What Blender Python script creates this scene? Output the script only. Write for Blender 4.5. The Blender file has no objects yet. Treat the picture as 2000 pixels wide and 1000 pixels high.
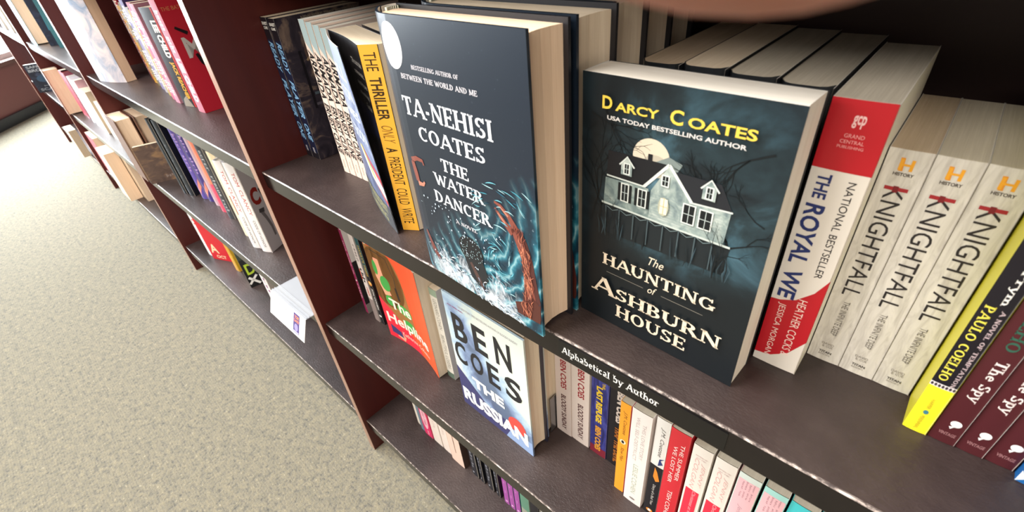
import bpy, math, random
from mathutils import Vector, Matrix

# ------------------------------------------------------------------ camera
SC = bpy.context.scene
COL = SC.collection
CAM_AX = ((0.74023, 0.66762, -0.07964), (-0.34225, 0.47611, 0.81005), (-0.57873, 0.57236, -0.58092))
CAM_POS = Vector((0.78270, -0.22559, 1.07368))
cd = bpy.data.cameras.new('camera'); cam = bpy.data.objects.new('camera', cd); COL.objects.link(cam)
cd.sensor_width = 36.0; cd.lens = 930.55 / 2000 * 36.0; cd.clip_start = .004; cd.clip_end = 60
rx, ux, fx = [Vector(a) for a in CAM_AX]
m3 = Matrix((rx, ux, -fx)).transposed()
cam.matrix_world = Matrix.Translation(CAM_POS) @ m3.to_4x4()
cd.dof.use_dof = True; cd.dof.focus_distance = .58; cd.dof.aperture_fstop = 11.0
SC.camera = cam

# ------------------------------------------------------------------ light and exposure
SC.view_settings.view_transform = 'Standard'; SC.view_settings.look = 'None'
SC.view_settings.gamma = 1.0; SC.view_settings.use_curve_mapping = False
SC.view_settings.exposure = 0.0
world = bpy.data.worlds.new('store_ambient'); SC.world = world; world.use_nodes = True
wn = world.node_tree.nodes; wl = world.node_tree.links
bg = wn['Background']
tc = wn.new('ShaderNodeTexCoord'); sx = wn.new('ShaderNodeSeparateXYZ'); wl.new(tc.outputs['Generated'], sx.inputs[0])
mr = wn.new('ShaderNodeMapRange'); mr.interpolation_type = 'SMOOTHSTEP'
wl.new(sx.outputs['X'], mr.inputs['Value']); mr.inputs['From Min'].default_value = -.55; mr.inputs['From Max'].default_value = -1.0
mr.inputs['To Min'].default_value = 0; mr.inputs['To Max'].default_value = 1
mx = wn.new('ShaderNodeMix'); mx.data_type = 'RGBA'; wl.new(mr.outputs[0], mx.inputs['Factor'])
mx.inputs['A'].default_value = (.38, .34, .30, 1); mx.inputs['B'].default_value = (2.3, 2.55, 2.8, 1)
wl.new(mx.outputs['Result'], bg.inputs['Color']); bg.inputs['Strength'].default_value = 1.0

def area_light(name, loc, target, sx_, sy_, power, color):
    l = bpy.data.lights.new(name, 'AREA'); l.shape = 'RECTANGLE'; l.size = sx_; l.size_y = sy_; l.energy = power; l.color = color
    o = bpy.data.objects.new(name, l); COL.objects.link(o); o.location = loc
    o.rotation_euler = (Vector(target) - Vector(loc)).to_track_quat('-Z', 'Y').to_euler()
    return o
area_light('ceiling_lamp', (2.1, -2.5, 2.75), (.6, .1, .8), 2.6, .9, 88, (1, .91, .80))
area_light('ceiling_lamp', (-.3, -.8, 2.85), (.2, .0, .8), 1.2, .5, 92, (1, .95, .88))
area_light('ceiling_lamp', (-1.6, -2.6, 2.9), (-1.3, 0, .5), 2.6, .9, 90, (1, .95, .9))
area_light('window_daylight', (-4.98 + .26 - .17, -.12 - .21 - .21, 1.50), (-4.98 + .26 - .17 + .62, -.12 - .42 + .78, 1.45), 3.3, 2.0, 900, (.88, .95, 1))

# ------------------------------------------------------------------ materials
def lin(h):
    h = h.lstrip('#'); o = []
    for i in (0, 2, 4):
        c = int(h[i:i+2], 16) / 255; o.append(c / 12.92 if c <= .04045 else ((c + .055) / 1.055) ** 2.4)
    return (*o, 1)
_mats = {}
def base_mat(name):
    m = bpy.data.materials.new(name); m.use_nodes = True
    return m, m.node_tree.nodes, m.node_tree.links, m.node_tree.nodes['Principled BSDF']
def M(h, rough=.42, metal=0.0):
    k = (h, rough, metal)
    if k in _mats: return _mats[k]
    m, n, l, b = base_mat('print_' + h.lstrip('#'))
    b.inputs['Base Color'].default_value = lin(h); b.inputs['Roughness'].default_value = rough; b.inputs['Specular IOR Level'].default_value = .15 if rough >= .65 else .5; b.inputs['Metallic'].default_value = metal
    _mats[k] = m; return m
def nd(n, t, **kw):
    x = n.new(t)
    for k, v in kw.items():
        if hasattr(x, k): setattr(x, k, v)
        else: x.inputs[k.replace('_', ' ')].default_value = v
    return x
def ramp(n, l, fac, stops, interp='LINEAR'):
    r = n.new('ShaderNodeValToRGB'); r.color_ramp.interpolation = interp
    e = r.color_ramp.elements
    while len(e) < len(stops): e.new(.5)
    for el, (p, c) in zip(e, stops): el.position = p; el.color = lin(c) if isinstance(c, str) else (c, c, c, 1)
    l.new(fac, r.inputs[0]); return r
def mixc(n, l, fac, a, b, mode='MIX'):
    x = n.new('ShaderNodeMix'); x.data_type = 'RGBA'; x.blend_type = mode
    for v, i in ((fac, 'Factor'), (a, 'A'), (b, 'B')):
        if isinstance(v, str): x.inputs[i].default_value = lin(v)
        elif isinstance(v, (int, float)): x.inputs[i].default_value = v
        else: l.new(v, x.inputs[i])
    return x.outputs['Result']
def noise(n, l, co, scale, detail=4, rough=.55, dist=0, mapscale=None):
    if mapscale:
        mp = n.new('ShaderNodeMapping'); mp.inputs['Scale'].default_value = mapscale; l.new(co, mp.inputs[0]); co = mp.outputs[0]
    x = nd(n, 'ShaderNodeTexNoise'); x.inputs['Scale'].default_value = scale; x.inputs['Detail'].default_value = detail
    x.inputs['Roughness'].default_value = rough; x.inputs['Distortion'].default_value = dist; l.new(co, x.inputs['Vector']); return x.outputs['Fac']
def bump(n, l, b, h, strength, dist=.001):
    x = n.new('ShaderNodeBump'); x.inputs['Strength'].default_value = strength; x.inputs['Distance'].default_value = dist
    l.new(h, x.inputs['Height']); l.new(x.outputs[0], b.inputs['Normal'])
def math_(n, l, op, a, b=None, clamp=False):
    x = n.new('ShaderNodeMath'); x.operation = op; x.use_clamp = clamp
    for i, v in ((0, a), (1, b)):
        if v is None: continue
        if isinstance(v, (int, float)): x.inputs[i].default_value = v
        else: l.new(v, x.inputs[i])
    return x.outputs[0]

def wood_mat():
    m, n, l, b = base_mat('mahogany_laminate'); o = n.new('ShaderNodeTexCoord').outputs['Object']
    f = noise(n, l, o, 6, 5, .6, .6, (1, 1, .18)); r = ramp(n, l, f, [(.3, '#4a1c19'), (.55, '#5a2520'), (.8, '#682e26')])
    g = noise(n, l, o, 40, 3, .6, 0, (1, 1, .08)); c = mixc(n, l, g, r.outputs[0], '#421816'); l.new(c, b.inputs['Base Color'])
    b.inputs['Roughness'].default_value = .42; b.inputs['Specular IOR Level'].default_value = .35
    bump(n, l, b, noise(n, l, o, 260, 3, .6), .12, .0006); return m
def shelf_mat():
    m, n, l, b = base_mat('dark_textured_laminate'); o = n.new('ShaderNodeTexCoord').outputs['Object']
    f = noise(n, l, o, 7, 5, .65); r = ramp(n, l, f, [(.28, '#241d1c'), (.5, '#352b2a'), (.72, '#463b39')]); l.new(r.outputs[0], b.inputs['Base Color'])
    b.inputs['Roughness'].default_value = .36; b.inputs['Specular IOR Level'].default_value = .42
    bump(n, l, b, noise(n, l, o, 300, 4, .7, 0, (.6, 1, 1)), .65, .0011); return m
def band_mat():
    m, n, l, b = base_mat('shelf_edge_band'); o = n.new('ShaderNodeTexCoord').outputs['Object']
    f = noise(n, l, o, 30, 3, .6); r = ramp(n, l, f, [(.3, '#110d0d'), (.7, '#181313')]); l.new(r.outputs[0], b.inputs['Base Color'])
    b.inputs['Roughness'].default_value = .16; b.inputs['Specular IOR Level'].default_value = .45; bump(n, l, b, noise(n, l, o, 200, 3, .6), .10, .0004); return m
def glint_mat():  # highlight along the shelf's top front edge, painted as pale grey flecks
    m, n, l, b = base_mat('painted_arris_glint'); o = n.new('ShaderNodeTexCoord').outputs['Object']
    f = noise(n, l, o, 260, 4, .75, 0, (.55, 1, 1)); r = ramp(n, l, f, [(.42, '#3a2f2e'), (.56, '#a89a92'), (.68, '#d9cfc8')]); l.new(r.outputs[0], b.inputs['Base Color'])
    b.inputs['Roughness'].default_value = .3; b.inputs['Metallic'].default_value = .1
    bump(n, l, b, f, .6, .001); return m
def edge_mat():
    m, n, l, b = base_mat('panel_edge_band'); o = n.new('ShaderNodeTexCoord').outputs['Object']
    f = noise(n, l, o, 20, 4, .6, 0, (1, 1, .1)); r = ramp(n, l, f, [(.3, '#93705f'), (.7, '#a9826e')]); l.new(r.outputs[0], b.inputs['Base Color'])
    b.inputs['Roughness'].default_value = .3; return m
def carpet_mat():
    m, n, l, b = base_mat('flecked_carpet'); o = n.new('ShaderNodeTexCoord').outputs['Object']
    f = noise(n, l, o, 105, 3, .85); r = ramp(n, l, f, [(.30, '#37383a'), (.42, '#66645e'), (.51, '#86806f'), (.59, '#7c7560'), (.70, '#b8b09c')])
    g = noise(n, l, o, 46, 4, .7); c = mixc(n, l, .40, r.outputs[0], ramp(n, l, g, [(.35, '#5b5b57'), (.5, '#797468'), (.65, '#8c8470')]).outputs[0])
    w = n.new('ShaderNodeTexWave'); w.bands_direction = 'Y'; w.inputs['Scale'].default_value = 55; w.inputs['Distortion'].default_value = 1.5; l.new(o, w.inputs['Vector'])
    c2 = mixc(n, l, .05, c, ramp(n, l, w.outputs['Fac'], [(.2, '#6c6a5c'), (.8, '#b7ae95')]).outputs[0])
    l.new(c2, b.inputs['Base Color']); b.inputs['Roughness'].default_value = .95; b.inputs['Specular IOR Level'].default_value = .1
    bump(n, l, b, f, .7, .003); return m
def page_mat(name, c0, c1, c2):
    m, n, l, b = base_mat(name); o = n.new('ShaderNodeTexCoord').outputs['Object']
    f = noise(n, l, o, 1.0, 2, .6, 0, (1500, 25, 25)); g = noise(n, l, o, 1.0, 2, .6, 0, (260, 8, 8))
    r = ramp(n, l, f, [(.3, c0), (.55, c1), (.75, c2)]); c = mixc(n, l, .35, r.outputs[0], ramp(n, l, g, [(.35, c0), (.65, c2)]).outputs[0])
    l.new(c, b.inputs['Base Color']); b.inputs['Roughness'].default_value = .85; b.inputs['Specular IOR Level'].default_value = .15
    bump(n, l, b, f, .18, .0005); return m
WOOD = wood_mat(); SHELF = shelf_mat(); BAND = band_mat(); GLINT = glint_mat(); EDGE = edge_mat(); CARPET = carpet_mat()
PG = page_mat('cream_page_edges', '#dcc9ae', '#e6d5bb', '#ecddc6')
PGW = page_mat('white_page_edges', '#e2dbcf', '#ebe5da', '#f2ede4')
PGG = page_mat('newsprint_page_edges', '#bab19f', '#c6bdab', '#d0c8b7')
PGP = page_mat('peach_page_edges', '#e2c4a6', '#e9cdb0', '#efd5ba')
PGB = page_mat('tan_page_edges', '#b8a48b', '#c3b098', '#ccbaa3')

def uvn(m, n):
    return n.new('ShaderNodeTexCoord').outputs['UV']
def mat_night():                                   # moonlit teal clouds
    m, n, l, b = base_mat('night_sky_print'); o = uvn(m, n); s = n.new('ShaderNodeSeparateXYZ'); l.new(o, s.inputs[0])
    f = noise(n, l, o, 3.2, 6, .6, .6, (1, 1.5, 1)); r = ramp(n, l, f, [(.3, '#141c22'), (.48, '#26383f'), (.62, '#40606e'), (.78, '#6a93a6')])
    # brighter middle of the sky, plain black-blue under the house
    dx = math_(n, l, 'SUBTRACT', s.outputs[0], .62); dy = math_(n, l, 'SUBTRACT', s.outputs[1], .66)
    d = math_(n, l, 'ADD', math_(n, l, 'MULTIPLY', math_(n, l, 'MULTIPLY', dx, dx), 3.2), math_(n, l, 'MULTIPLY', math_(n, l, 'MULTIPLY', dy, dy), 6.0))
    k = ramp(n, l, d, [(0, 1.0), (.35, .9), (.8, .30), (1.3, 0.1)]).outputs[0]
    c = mixc(n, l, k, '#11181d', r.outputs[0]); k2 = ramp(n, l, s.outputs[1], [(.33, 0.0), (.47, 1.0)]).outputs[0]
    c = mixc(n, l, k2, '#12191e', c); l.new(c, b.inputs['Base Color']); b.inputs['Roughness'].default_value = .38; return m
def mat_water():                                   # navy to teal swirling water with foam
    m, n, l, b = base_mat('swirling_water_print'); o = uvn(m, n); s = n.new('ShaderNodeSeparateXYZ'); l.new(o, s.inputs[0]); U, V = s.outputs[0], s.outputs[1]
    mp = n.new('ShaderNodeMapping'); mp.inputs['Location'].default_value = (-.68, -.42, 0); l.new(o, mp.inputs[0])
    w = n.new('ShaderNodeTexWave'); w.wave_type = 'RINGS'; w.rings_direction = 'Z'; w.inputs['Scale'].default_value = 4.5; w.inputs['Distortion'].default_value = 6.5; w.inputs['Detail'].default_value = 4; w.inputs['Detail Scale'].default_value = 1.6
    l.new(mp.outputs[0], w.inputs['Vector'])
    teal = ramp(n, l, w.outputs['Fac'], [(.05, '#103243'), (.45, '#1b586c'), (.75, '#2b7c90'), (.93, '#5aa5b5'), (1, '#9fd0d8')]).outputs[0]
    g = noise(n, l, o, 5, 5, .6); t2 = mixc(n, l, math_(n, l, 'MULTIPLY', g, .8), teal, '#0c2330')
    a = math_(n, l, 'SUBTRACT', math_(n, l, 'ADD', math_(n, l, 'MULTIPLY', U, .52), .14), V)            # low right = water
    a = math_(n, l, 'ADD', a, math_(n, l, 'MULTIPLY', math_(n, l, 'SUBTRACT', g, .5), .25))
    k = ramp(n, l, a, [(.02, 0.0), (.30, 1.0)]).outputs[0]
    c = mixc(n, l, k, '#18222f', t2)
    foam = noise(n, l, o, 11, 7, .75, 1.2, (1.6, 1, 1))
    e = math_(n, l, 'ABSOLUTE', math_(n, l, 'SUBTRACT', math_(n, l, 'ADD', math_(n, l, 'MULTIPLY', U, .0), V), .045))
    u2 = ramp(n, l, U, [(.18, 0.0), (.30, 1.0), (.78, 1.0), (.9, 0.0)]).outputs[0]
    kf = math_(n, l, 'MULTIPLY', math_(n, l, 'SUBTRACT', math_(n, l, 'MULTIPLY', math_(n, l, 'SUBTRACT', foam, .34), 4), math_(n, l, 'MULTIPLY', e, 7), True), u2, True)
    c = mixc(n, l, kf, c, '#dfe6ec')
    sp = noise(n, l, o, 60, 2, .5); ks = ramp(n, l, sp, [(.70, 0.0), (.76, .55)]).outputs[0]
    c = mixc(n, l, math_(n, l, 'MULTIPLY', ks, math_(n, l, 'ADD', k, .12)), c, '#a8c4d2')
    l.new(c, b.inputs['Base Color']); b.inputs['Roughness'].default_value = .33; return m
def mat_smoke(name, lo, mid, hi, scale=3.0, vmask=True):
    m, n, l, b = base_mat(name); o = uvn(m, n); s = n.new('ShaderNodeSeparateXYZ'); l.new(o, s.inputs[0])
    f = noise(n, l, o, scale, 6, .6, .9, (1, 1.3, 1))
    if vmask: f = math_(n, l, 'ADD', f, math_(n, l, 'MULTIPLY', math_(n, l, 'SUBTRACT', s.outputs[1], .45), .35))
    r = ramp(n, l, f, [(.32, lo), (.5, mid), (.66, hi)]); l.new(r.outputs[0], b.inputs['Base Color']); b.inputs['Roughness'].default_value = .36; return m
def mat_russ():
    m, n, l, b = base_mat('blue_smoke_print'); o = uvn(m, n); s = n.new('ShaderNodeSeparateXYZ'); l.new(o, s.inputs[0]); U, V = s.outputs[0], s.outputs[1]
    f = noise(n, l, o, 2.6, 6, .6, .5, (1, 1.5, 1)); g = noise(n, l, o, 1.7, 3, .5, .3)
    d = math_(n, l, 'ABSOLUTE', math_(n, l, 'SUBTRACT', math_(n, l, 'ADD', U, math_(n, l, 'MULTIPLY', V, .75)), .78))      # a band of dark smoke from top left to bottom right
    a = math_(n, l, 'SUBTRACT', math_(n, l, 'ADD', math_(n, l, 'MULTIPLY', d, 1.0), math_(n, l, 'MULTIPLY', f, 1.15)), .36)
    a = math_(n, l, 'ADD', a, math_(n, l, 'MULTIPLY', math_(n, l, 'SUBTRACT', V, .35), .42))
    r = ramp(n, l, a, [(.28, '#3b3a66'), (.40, '#66719f'), (.54, '#a3b8d0'), (.72, '#d3d9cc'), (.9, '#dcdfd2')])
    c = mixc(n, l, math_(n, l, 'MULTIPLY', g, .35), r.outputs[0], '#a8d0d8'); l.new(c, b.inputs['Base Color']); b.inputs['Roughness'].default_value = .36; return m
NIGHT = mat_night(); WATER = mat_water()
RUSS = mat_russ()
CITY = mat_smoke('night_city_print', '#1b1822', '#3a333c', '#9a8270', 4.0, False)
MARBLE = mat_smoke('pale_marble_print', '#b9b4ac', '#d0ccc4', '#dcd8d0', 5.0, False)
BLUEST = mat_smoke('blue_storm_print', '#1b1e52', '#2c3080', '#4d55a8', 4.0, False)
FLAPG = mat_smoke('grey_blue_haze_print', '#4a5474', '#6c789a', '#93a0bd', 2.5)
BROWNP = mat_smoke('brown_dusk_print', '#4a3b36', '#5f4c44', '#8a6c50', 3.5, False)
NAVYP = mat_smoke('dark_blue_print', '#141824', '#22293a', '#3c4760', 4, False)
WHITEJ = mat_smoke('white_cloud_print', '#7f90a8', '#b9b4bc', '#d2cac8', 3, False); WHITEJ.node_tree.nodes['Principled BSDF'].inputs['Roughness'].default_value = .6

# ------------------------------------------------------------------ lettering
K, T_ = .19, .10
def _A(cx, cy, rx_, ry_, a0, a1, W=K, w=T_, n=14):
    return ('a', cx, cy, rx_, ry_, a0, a1, W, w, n)
GL = {  # width, strokes (own slab-serif alphabet)
 'A': (.92, [('l', .46, 1, .08, 0, T_, 2), ('l', .46, 1, .84, 0, K, 2), ('l', .22, .34, .68, .34, T_, 0)]),
 'B': (.74, [('l', .18, 0, .18, 1, K, 3), ('l', .18, .96, .40, .96, T_, 0), ('l', .18, .53, .42, .53, T_, 0), ('l', .18, .04, .42, .04, T_, 0), _A(.40, .745, .21, .215, -90, 90), _A(.42, .285, .25, .245, -90, 90)]),
 'C': (.80, [_A(.44, .5, .36, .47, 50, 310), ('l', .70, .98, .70, .70, T_*.8, 0)]),
 'D': (.84, [('l', .18, 0, .18, 1, K, 3), ('l', .18, .96, .36, .96, T_, 0), ('l', .18, .04, .36, .04, T_, 0), _A(.36, .5, .40, .46, -90, 90)]),
 'E': (.72, [('l', .18, 0, .18, 1, K, 3), ('l', .18, .95, .64, .95, T_, 0), ('l', .18, .51, .52, .51, T_, 0), ('l', .18, .05, .66, .05, T_, 0), ('l', .63, 1, .63, .76, T_*.8, 0), ('l', .65, 0, .65, .26, T_*.8, 0), ('l', .52, .64, .52, .40, T_*.8, 0)]),
 'F': (.68, [('l', .18, 0, .18, 1, K, 3), ('l', .18, .95, .62, .95, T_, 0), ('l', .18, .51, .50, .51, T_, 0), ('l', .61, 1, .61, .74, T_*.8, 0)]),
 'G': (.86, [_A(.44, .5, .36, .47, 50, 320), ('l', .70, .98, .70, .70, T_*.8, 0), ('l', .73, .46, .73, .08, K, 1)]),
 'H': (.92, [('l', .18, 0, .18, 1, K, 3), ('l', .74, 0, .74, 1, K, 3), ('l', .18, .51, .74, .51, T_, 0)]),
 'I': (.40, [('l', .20, 0, .20, 1, K, 3)]),
 'J': (.50, [('l', .30, .2, .30, 1, K, 2), _A(.16, .2, .15, .17, 180, 360, K, T_)]),
 'K': (.86, [('l', .18, 0, .18, 1, K, 3), ('l', .24, .45, .70, 1, T_, 2), ('l', .36, .56, .76, 0, K, 2)]),
 'L': (.68, [('l', .18, 0, .18, 1, K, 3), ('l', .18, .05, .62, .05, T_, 0), ('l', .61, 0, .61, .30, T_*.8, 0)]),
 'M': (1.08, [('l', .16, 0, .16, 1, T_, 3), ('l', .18, 1, .54, .08, K, 0), ('l', .54, .08, .88, 1, T_, 0), ('l', .90, 0, .90, 1, K, 3)]),
 'N': (.92, [('l', .17, 0, .17, 1, T_, 3), ('l', .16, 1, .76, .02, K, 0), ('l', .76, 0, .76, 1, T_, 2)]),
 'O': (.90, [_A(.45, .5, .37, .47, 0, 360, K, T_, 26)]),
 'P': (.72, [('l', .18, 0, .18, 1, K, 3), ('l', .18, .96, .40, .96, T_, 0), ('l', .18, .46, .40, .46, T_, 0), _A(.40, .71, .24, .25, -90, 90)]),
 'Q': (.90, [_A(.45, .5, .37, .47, 0, 360, K, T_, 26), ('l', .46, .2, .84, -.16, T_, 0)]),
 'R': (.84, [('l', .18, 0, .18, 1, K, 3), ('l', .18, .96, .40, .96, T_, 0), ('l', .18, .50, .40, .50, T_, 0), _A(.40, .73, .23, .23, -90, 90), ('l', .42, .5, .76, 0, K, 2)]),
 'S': (.68, [_A(.34, .74, .24, .225, 20, 270, K*.85, T_), _A(.34, .26, .26, .235, -160, 90, K*.85, T_), ('l', .57, .98, .57, .74, T_*.8, 0), ('l', .09, .02, .09, .28, T_*.8, 0)]),
 'T': (.80, [('l', .40, 0, .40, 1, K, 1), ('l', .06, .95, .74, .95, T_, 0), ('l', .08, 1, .08, .72, T_*.8, 0), ('l', .72, 1, .72, .72, T_*.8, 0)]),
 'U': (.88, [('l', .18, .3, .18, 1, K, 2), ('l', .72, .3, .72, 1, T_, 2), _A(.45, .30, .27, .28, 180, 360, K, T_)]),
 'V': (.88, [('l', .08, 1, .44, 0, K, 1), ('l', .44, 0, .80, 1, T_, 2)]),
 'W': (1.20, [('l', .08, 1, .36, 0, K, 1), ('l', .36, 0, .60, .9, T_, 0), ('l', .58, .9, .86, 0, K, 0), ('l', .86, 0, 1.12, 1, T_, 2)]),
 'X': (.86, [('l', .12, 1, .74, 0, K, 3), ('l', .74, 1, .12, 0, T_, 3)]),
 'Y': (.84, [('l', .10, 1, .42, .46, K, 1), ('l', .42, .46, .74, 1, T_, 2), ('l', .42, 0, .42, .48, K, 1)]),
 'Z': (.74, [('l', .64, .96, .10, .04, K, 0), ('l', .10, .95, .66, .95, T_, 0), ('l', .08, .05, .66, .05, T_, 0)]),
 'a': (.62, [_A(.28, .52, .19, .17, 0, 160, K*.8, T_), ('l', .46, .02, .46, .52, K*.85, 0), _A(.28, .19, .19, .17, 0, 360, K*.8, T_, 20), ('l', .42, .05, .58, .05, T_, 0)]),
 'b': (.68, [('l', .16, .02, .16, 1, K*.85, 2), _A(.36, .34, .24, .32, 0, 360, K*.85, T_, 22)]),
 'c': (.58, [_A(.32, .34, .24, .32, 45, 315, K*.85, T_)]),
 'd': (.68, [('l', .52, .02, .52, 1, K*.85, 2), _A(.32, .34, .24, .32, 0, 360, K*.85, T_, 22)]),
 'e': (.60, [_A(.32, .34, .24, .32, 0, 315, K*.85, T_, 20), ('l', .10, .36, .54, .36, T_, 0)]),
 'f': (.46, [('l', .22, 0, .22, .78, K*.85, 1), _A(.36, .78, .14, .18, 60, 180, K*.8, T_), ('l', .06, .64, .42, .64, T_, 0)]),
 'h': (.74, [('l', .17, 0, .17, 1, K*.85, 3), _A(.37, .42, .20, .22, 0, 180, K*.8, T_), ('l', .57, 0, .57, .42, K*.85, 1)]),
 'i': (.36, [('l', .18, 0, .18, .66, K*.85, 3), _A(.18, .88, .05, .05, 0, 360, .1, .1, 10)]),
 'l': (.36, [('l', .18, 0, .18, 1, K*.85, 3)]),
 'm': (1.06, [('l', .16, 0, .16, .66, K*.85, 3), _A(.34, .44, .18, .20, 0, 180, K*.8, T_), ('l', .52, 0, .52, .44, K*.85, 1), _A(.70, .44, .18, .20, 0, 180, K*.8, T_), ('l', .88, 0, .88, .44, K*.85, 1)]),
 'n': (.74, [('l', .17, 0, .17, .66, K*.85, 3), _A(.37, .42, .20, .22, 0, 180, K*.8, T_), ('l', .57, 0, .57, .42, K*.85, 1)]),
 'o': (.64, [_A(.32, .33, .25, .31, 0, 360, K*.85, T_, 22)]),
 'p': (.70, [('l', .16, -.32, .16, .66, K*.85, 3), _A(.37, .34, .24, .32, 0, 360, K*.85, T_, 22)]),
 'r': (.54, [('l', .17, 0, .17, .66, K*.85, 3), _A(.38, .40, .20, .22, 50, 170, K*.8, T_), ('l', .46, .56, .50, .50, K*.8, 0)]),
 's': (.50, [_A(.25, .49, .16, .155, 20, 270, K*.7, T_), _A(.25, .17, .17, .155, -160, 90, K*.7, T_)]),
 't': (.48, [('l', .22, .14, .22, .86, K*.85, 0), _A(.34, .14, .12, .12, 180, 310, K*.7, T_), ('l', .06, .62, .42, .62, T_, 0)]),
 'u': (.74, [('l', .17, .24, .17, .66, K*.85, 2), _A(.36, .24, .19, .21, 180, 360, K*.8, T_), ('l', .56, 0, .56, .66, K*.85, 3)]),
 'y': (.68, [('l', .10, .66, .36, 0, K*.85, 1), ('l', .62, .66, .26, -.30, T_, 1), ('l', .12, -.28, .28, -.28, T_, 0)]),
 '-': (.40, [('l', .08, .40, .32, .40, K*.8, 0)]), '&': (.8, [_A(.34, .76, .17, .20, 0, 360, K*.7, T_, 18), _A(.32, .27, .24, .25, 60, 350, K*.8, T_), ('l', .24, .62, .72, .02, K*.8, 0)]),
 '.': (.3, [_A(.14, .07, .05, .05, 0, 360, .1, .1, 8)]), "'": (.25, [('l', .12, 1, .1, .72, .1, 0)]), ' ': (.42, []),
}
def _ser_glyph(ch):
    w, st = GL.get(ch) or GL.get(ch.upper()) or GL[' ']
    quads = []
    for s in st:
        if s[0] == 'l':
            _, x0, y0, x1, y1, t, sf = s
            d = Vector((x1 - x0, y1 - y0)); d.normalize(); p = Vector((-d.y, d.x)) * t / 2
            if abs(d.x) > .05 and abs(d.y) > .05: p = Vector((t / 2 / max(abs(d.y), .45), 0)) * (1 if d.y < 0 else -1)
            a, b = Vector((x0, y0)), Vector((x1, y1)); quads.append([a - p, b - p, b + p, a + p])
            for flag, q in ((1, a), (2, b)):
                if sf & flag:
                    up = 1 if q.y < .5 and q.y < max(y0, y1) else -1; hw = .17 if t > .12 else .14
                    quads.append([Vector((q.x - hw, q.y)), Vector((q.x + hw, q.y)), Vector((q.x + hw, q.y + up * .085)), Vector((q.x - hw, q.y + up * .085))])
        else:
            _, cx, cy, rx_, ry_, a0, a1, W, w_, n = s
            pts = []
            for i in range(n + 1):
                a = math.radians(a0 + (a1 - a0) * i / n); c_, s_ = math.cos(a), math.sin(a)
                tt = (w_ + (W - w_) * c_ * c_) / 2; nn = Vector((c_ / max(rx_, .01), s_ / max(ry_, .01))); nn.normalize()
                o = Vector((cx + rx_ * c_, cy + ry_ * s_)); o -= Vector((c_ * W / 2 * .6, s_ * w_ * .5)); pts.append((o - nn * tt, o + nn * tt))
            for i in range(n): quads.append([pts[i][0], pts[i][1], pts[i+1][1], pts[i+1][0]])
    out = []
    for q in quads:
        ar = sum(q[i].x * q[(i+1) % 4].y - q[(i+1) % 4].x * q[i].y for i in range(4)); out.append(q if ar > 0 else q[::-1])
    return w, out
def serif_polys(s):
    x = 0; res = []; small = s.startswith('^')                     # '^' = small capitals
    if small: s = s[1:]
    prev = ' '
    for ch in s:
        k = 1.0
        if small and ch.isalpha() and prev != ' ': k = .74
        w, q = _ser_glyph(ch)
        res += [[Vector((x + v.x * k, v.y * k)) for v in p] for p in q]; x += w * k + .02; prev = ch
    return res
_fc = {}
def sans_polys(s, bold=0.0, shear=0.0, space=1.0):
    k = (s, bold, shear, space)
    if k not in _fc:
        c = bpy.data.curves.new('t', 'FONT'); c.body = s; c.offset = bold; c.shear = shear; c.space_character = space; c.resolution_u = 3
        o = bpy.data.objects.new('t', c); me = o.to_mesh()
        _fc[k] = [[Vector((me.vertices[i].co.x, me.vertices[i].co.y)) for i in p.vertices] for p in me.polygons]
        o.to_mesh_clear(); bpy.data.objects.remove(o); bpy.data.curves.remove(c)
    return _fc[k]

def marks(s):                                                       # lettering too small to read: a row of s uneven dabs
    r = random.Random(s); x = 0; out = []
    for k in range(s):
        w = r.uniform(.28, .5)
        if k % 7 != 5:
            lo = r.choice((0, 0, 0, -.22)); hi = r.choice((.62, .66, .7, .95)); a, b = x + .04, x + w - .06
            out += [[Vector((a, lo)), Vector((a + .13, lo)), Vector((a + .13, hi)), Vector((a, hi))], [Vector((a, .5)), Vector((b, .5)), Vector((b, .64)), Vector((a, .64))]]
            if r.random() < .6: out.append([Vector((b - .12, 0)), Vector((b, 0)), Vector((b, .6)), Vector((b - .12, .6))])
            if r.random() < .5: out.append([Vector((a, .0)), Vector((b, .0)), Vector((b, .13)), Vector((a, .13))])
        x += w
    return out

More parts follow.
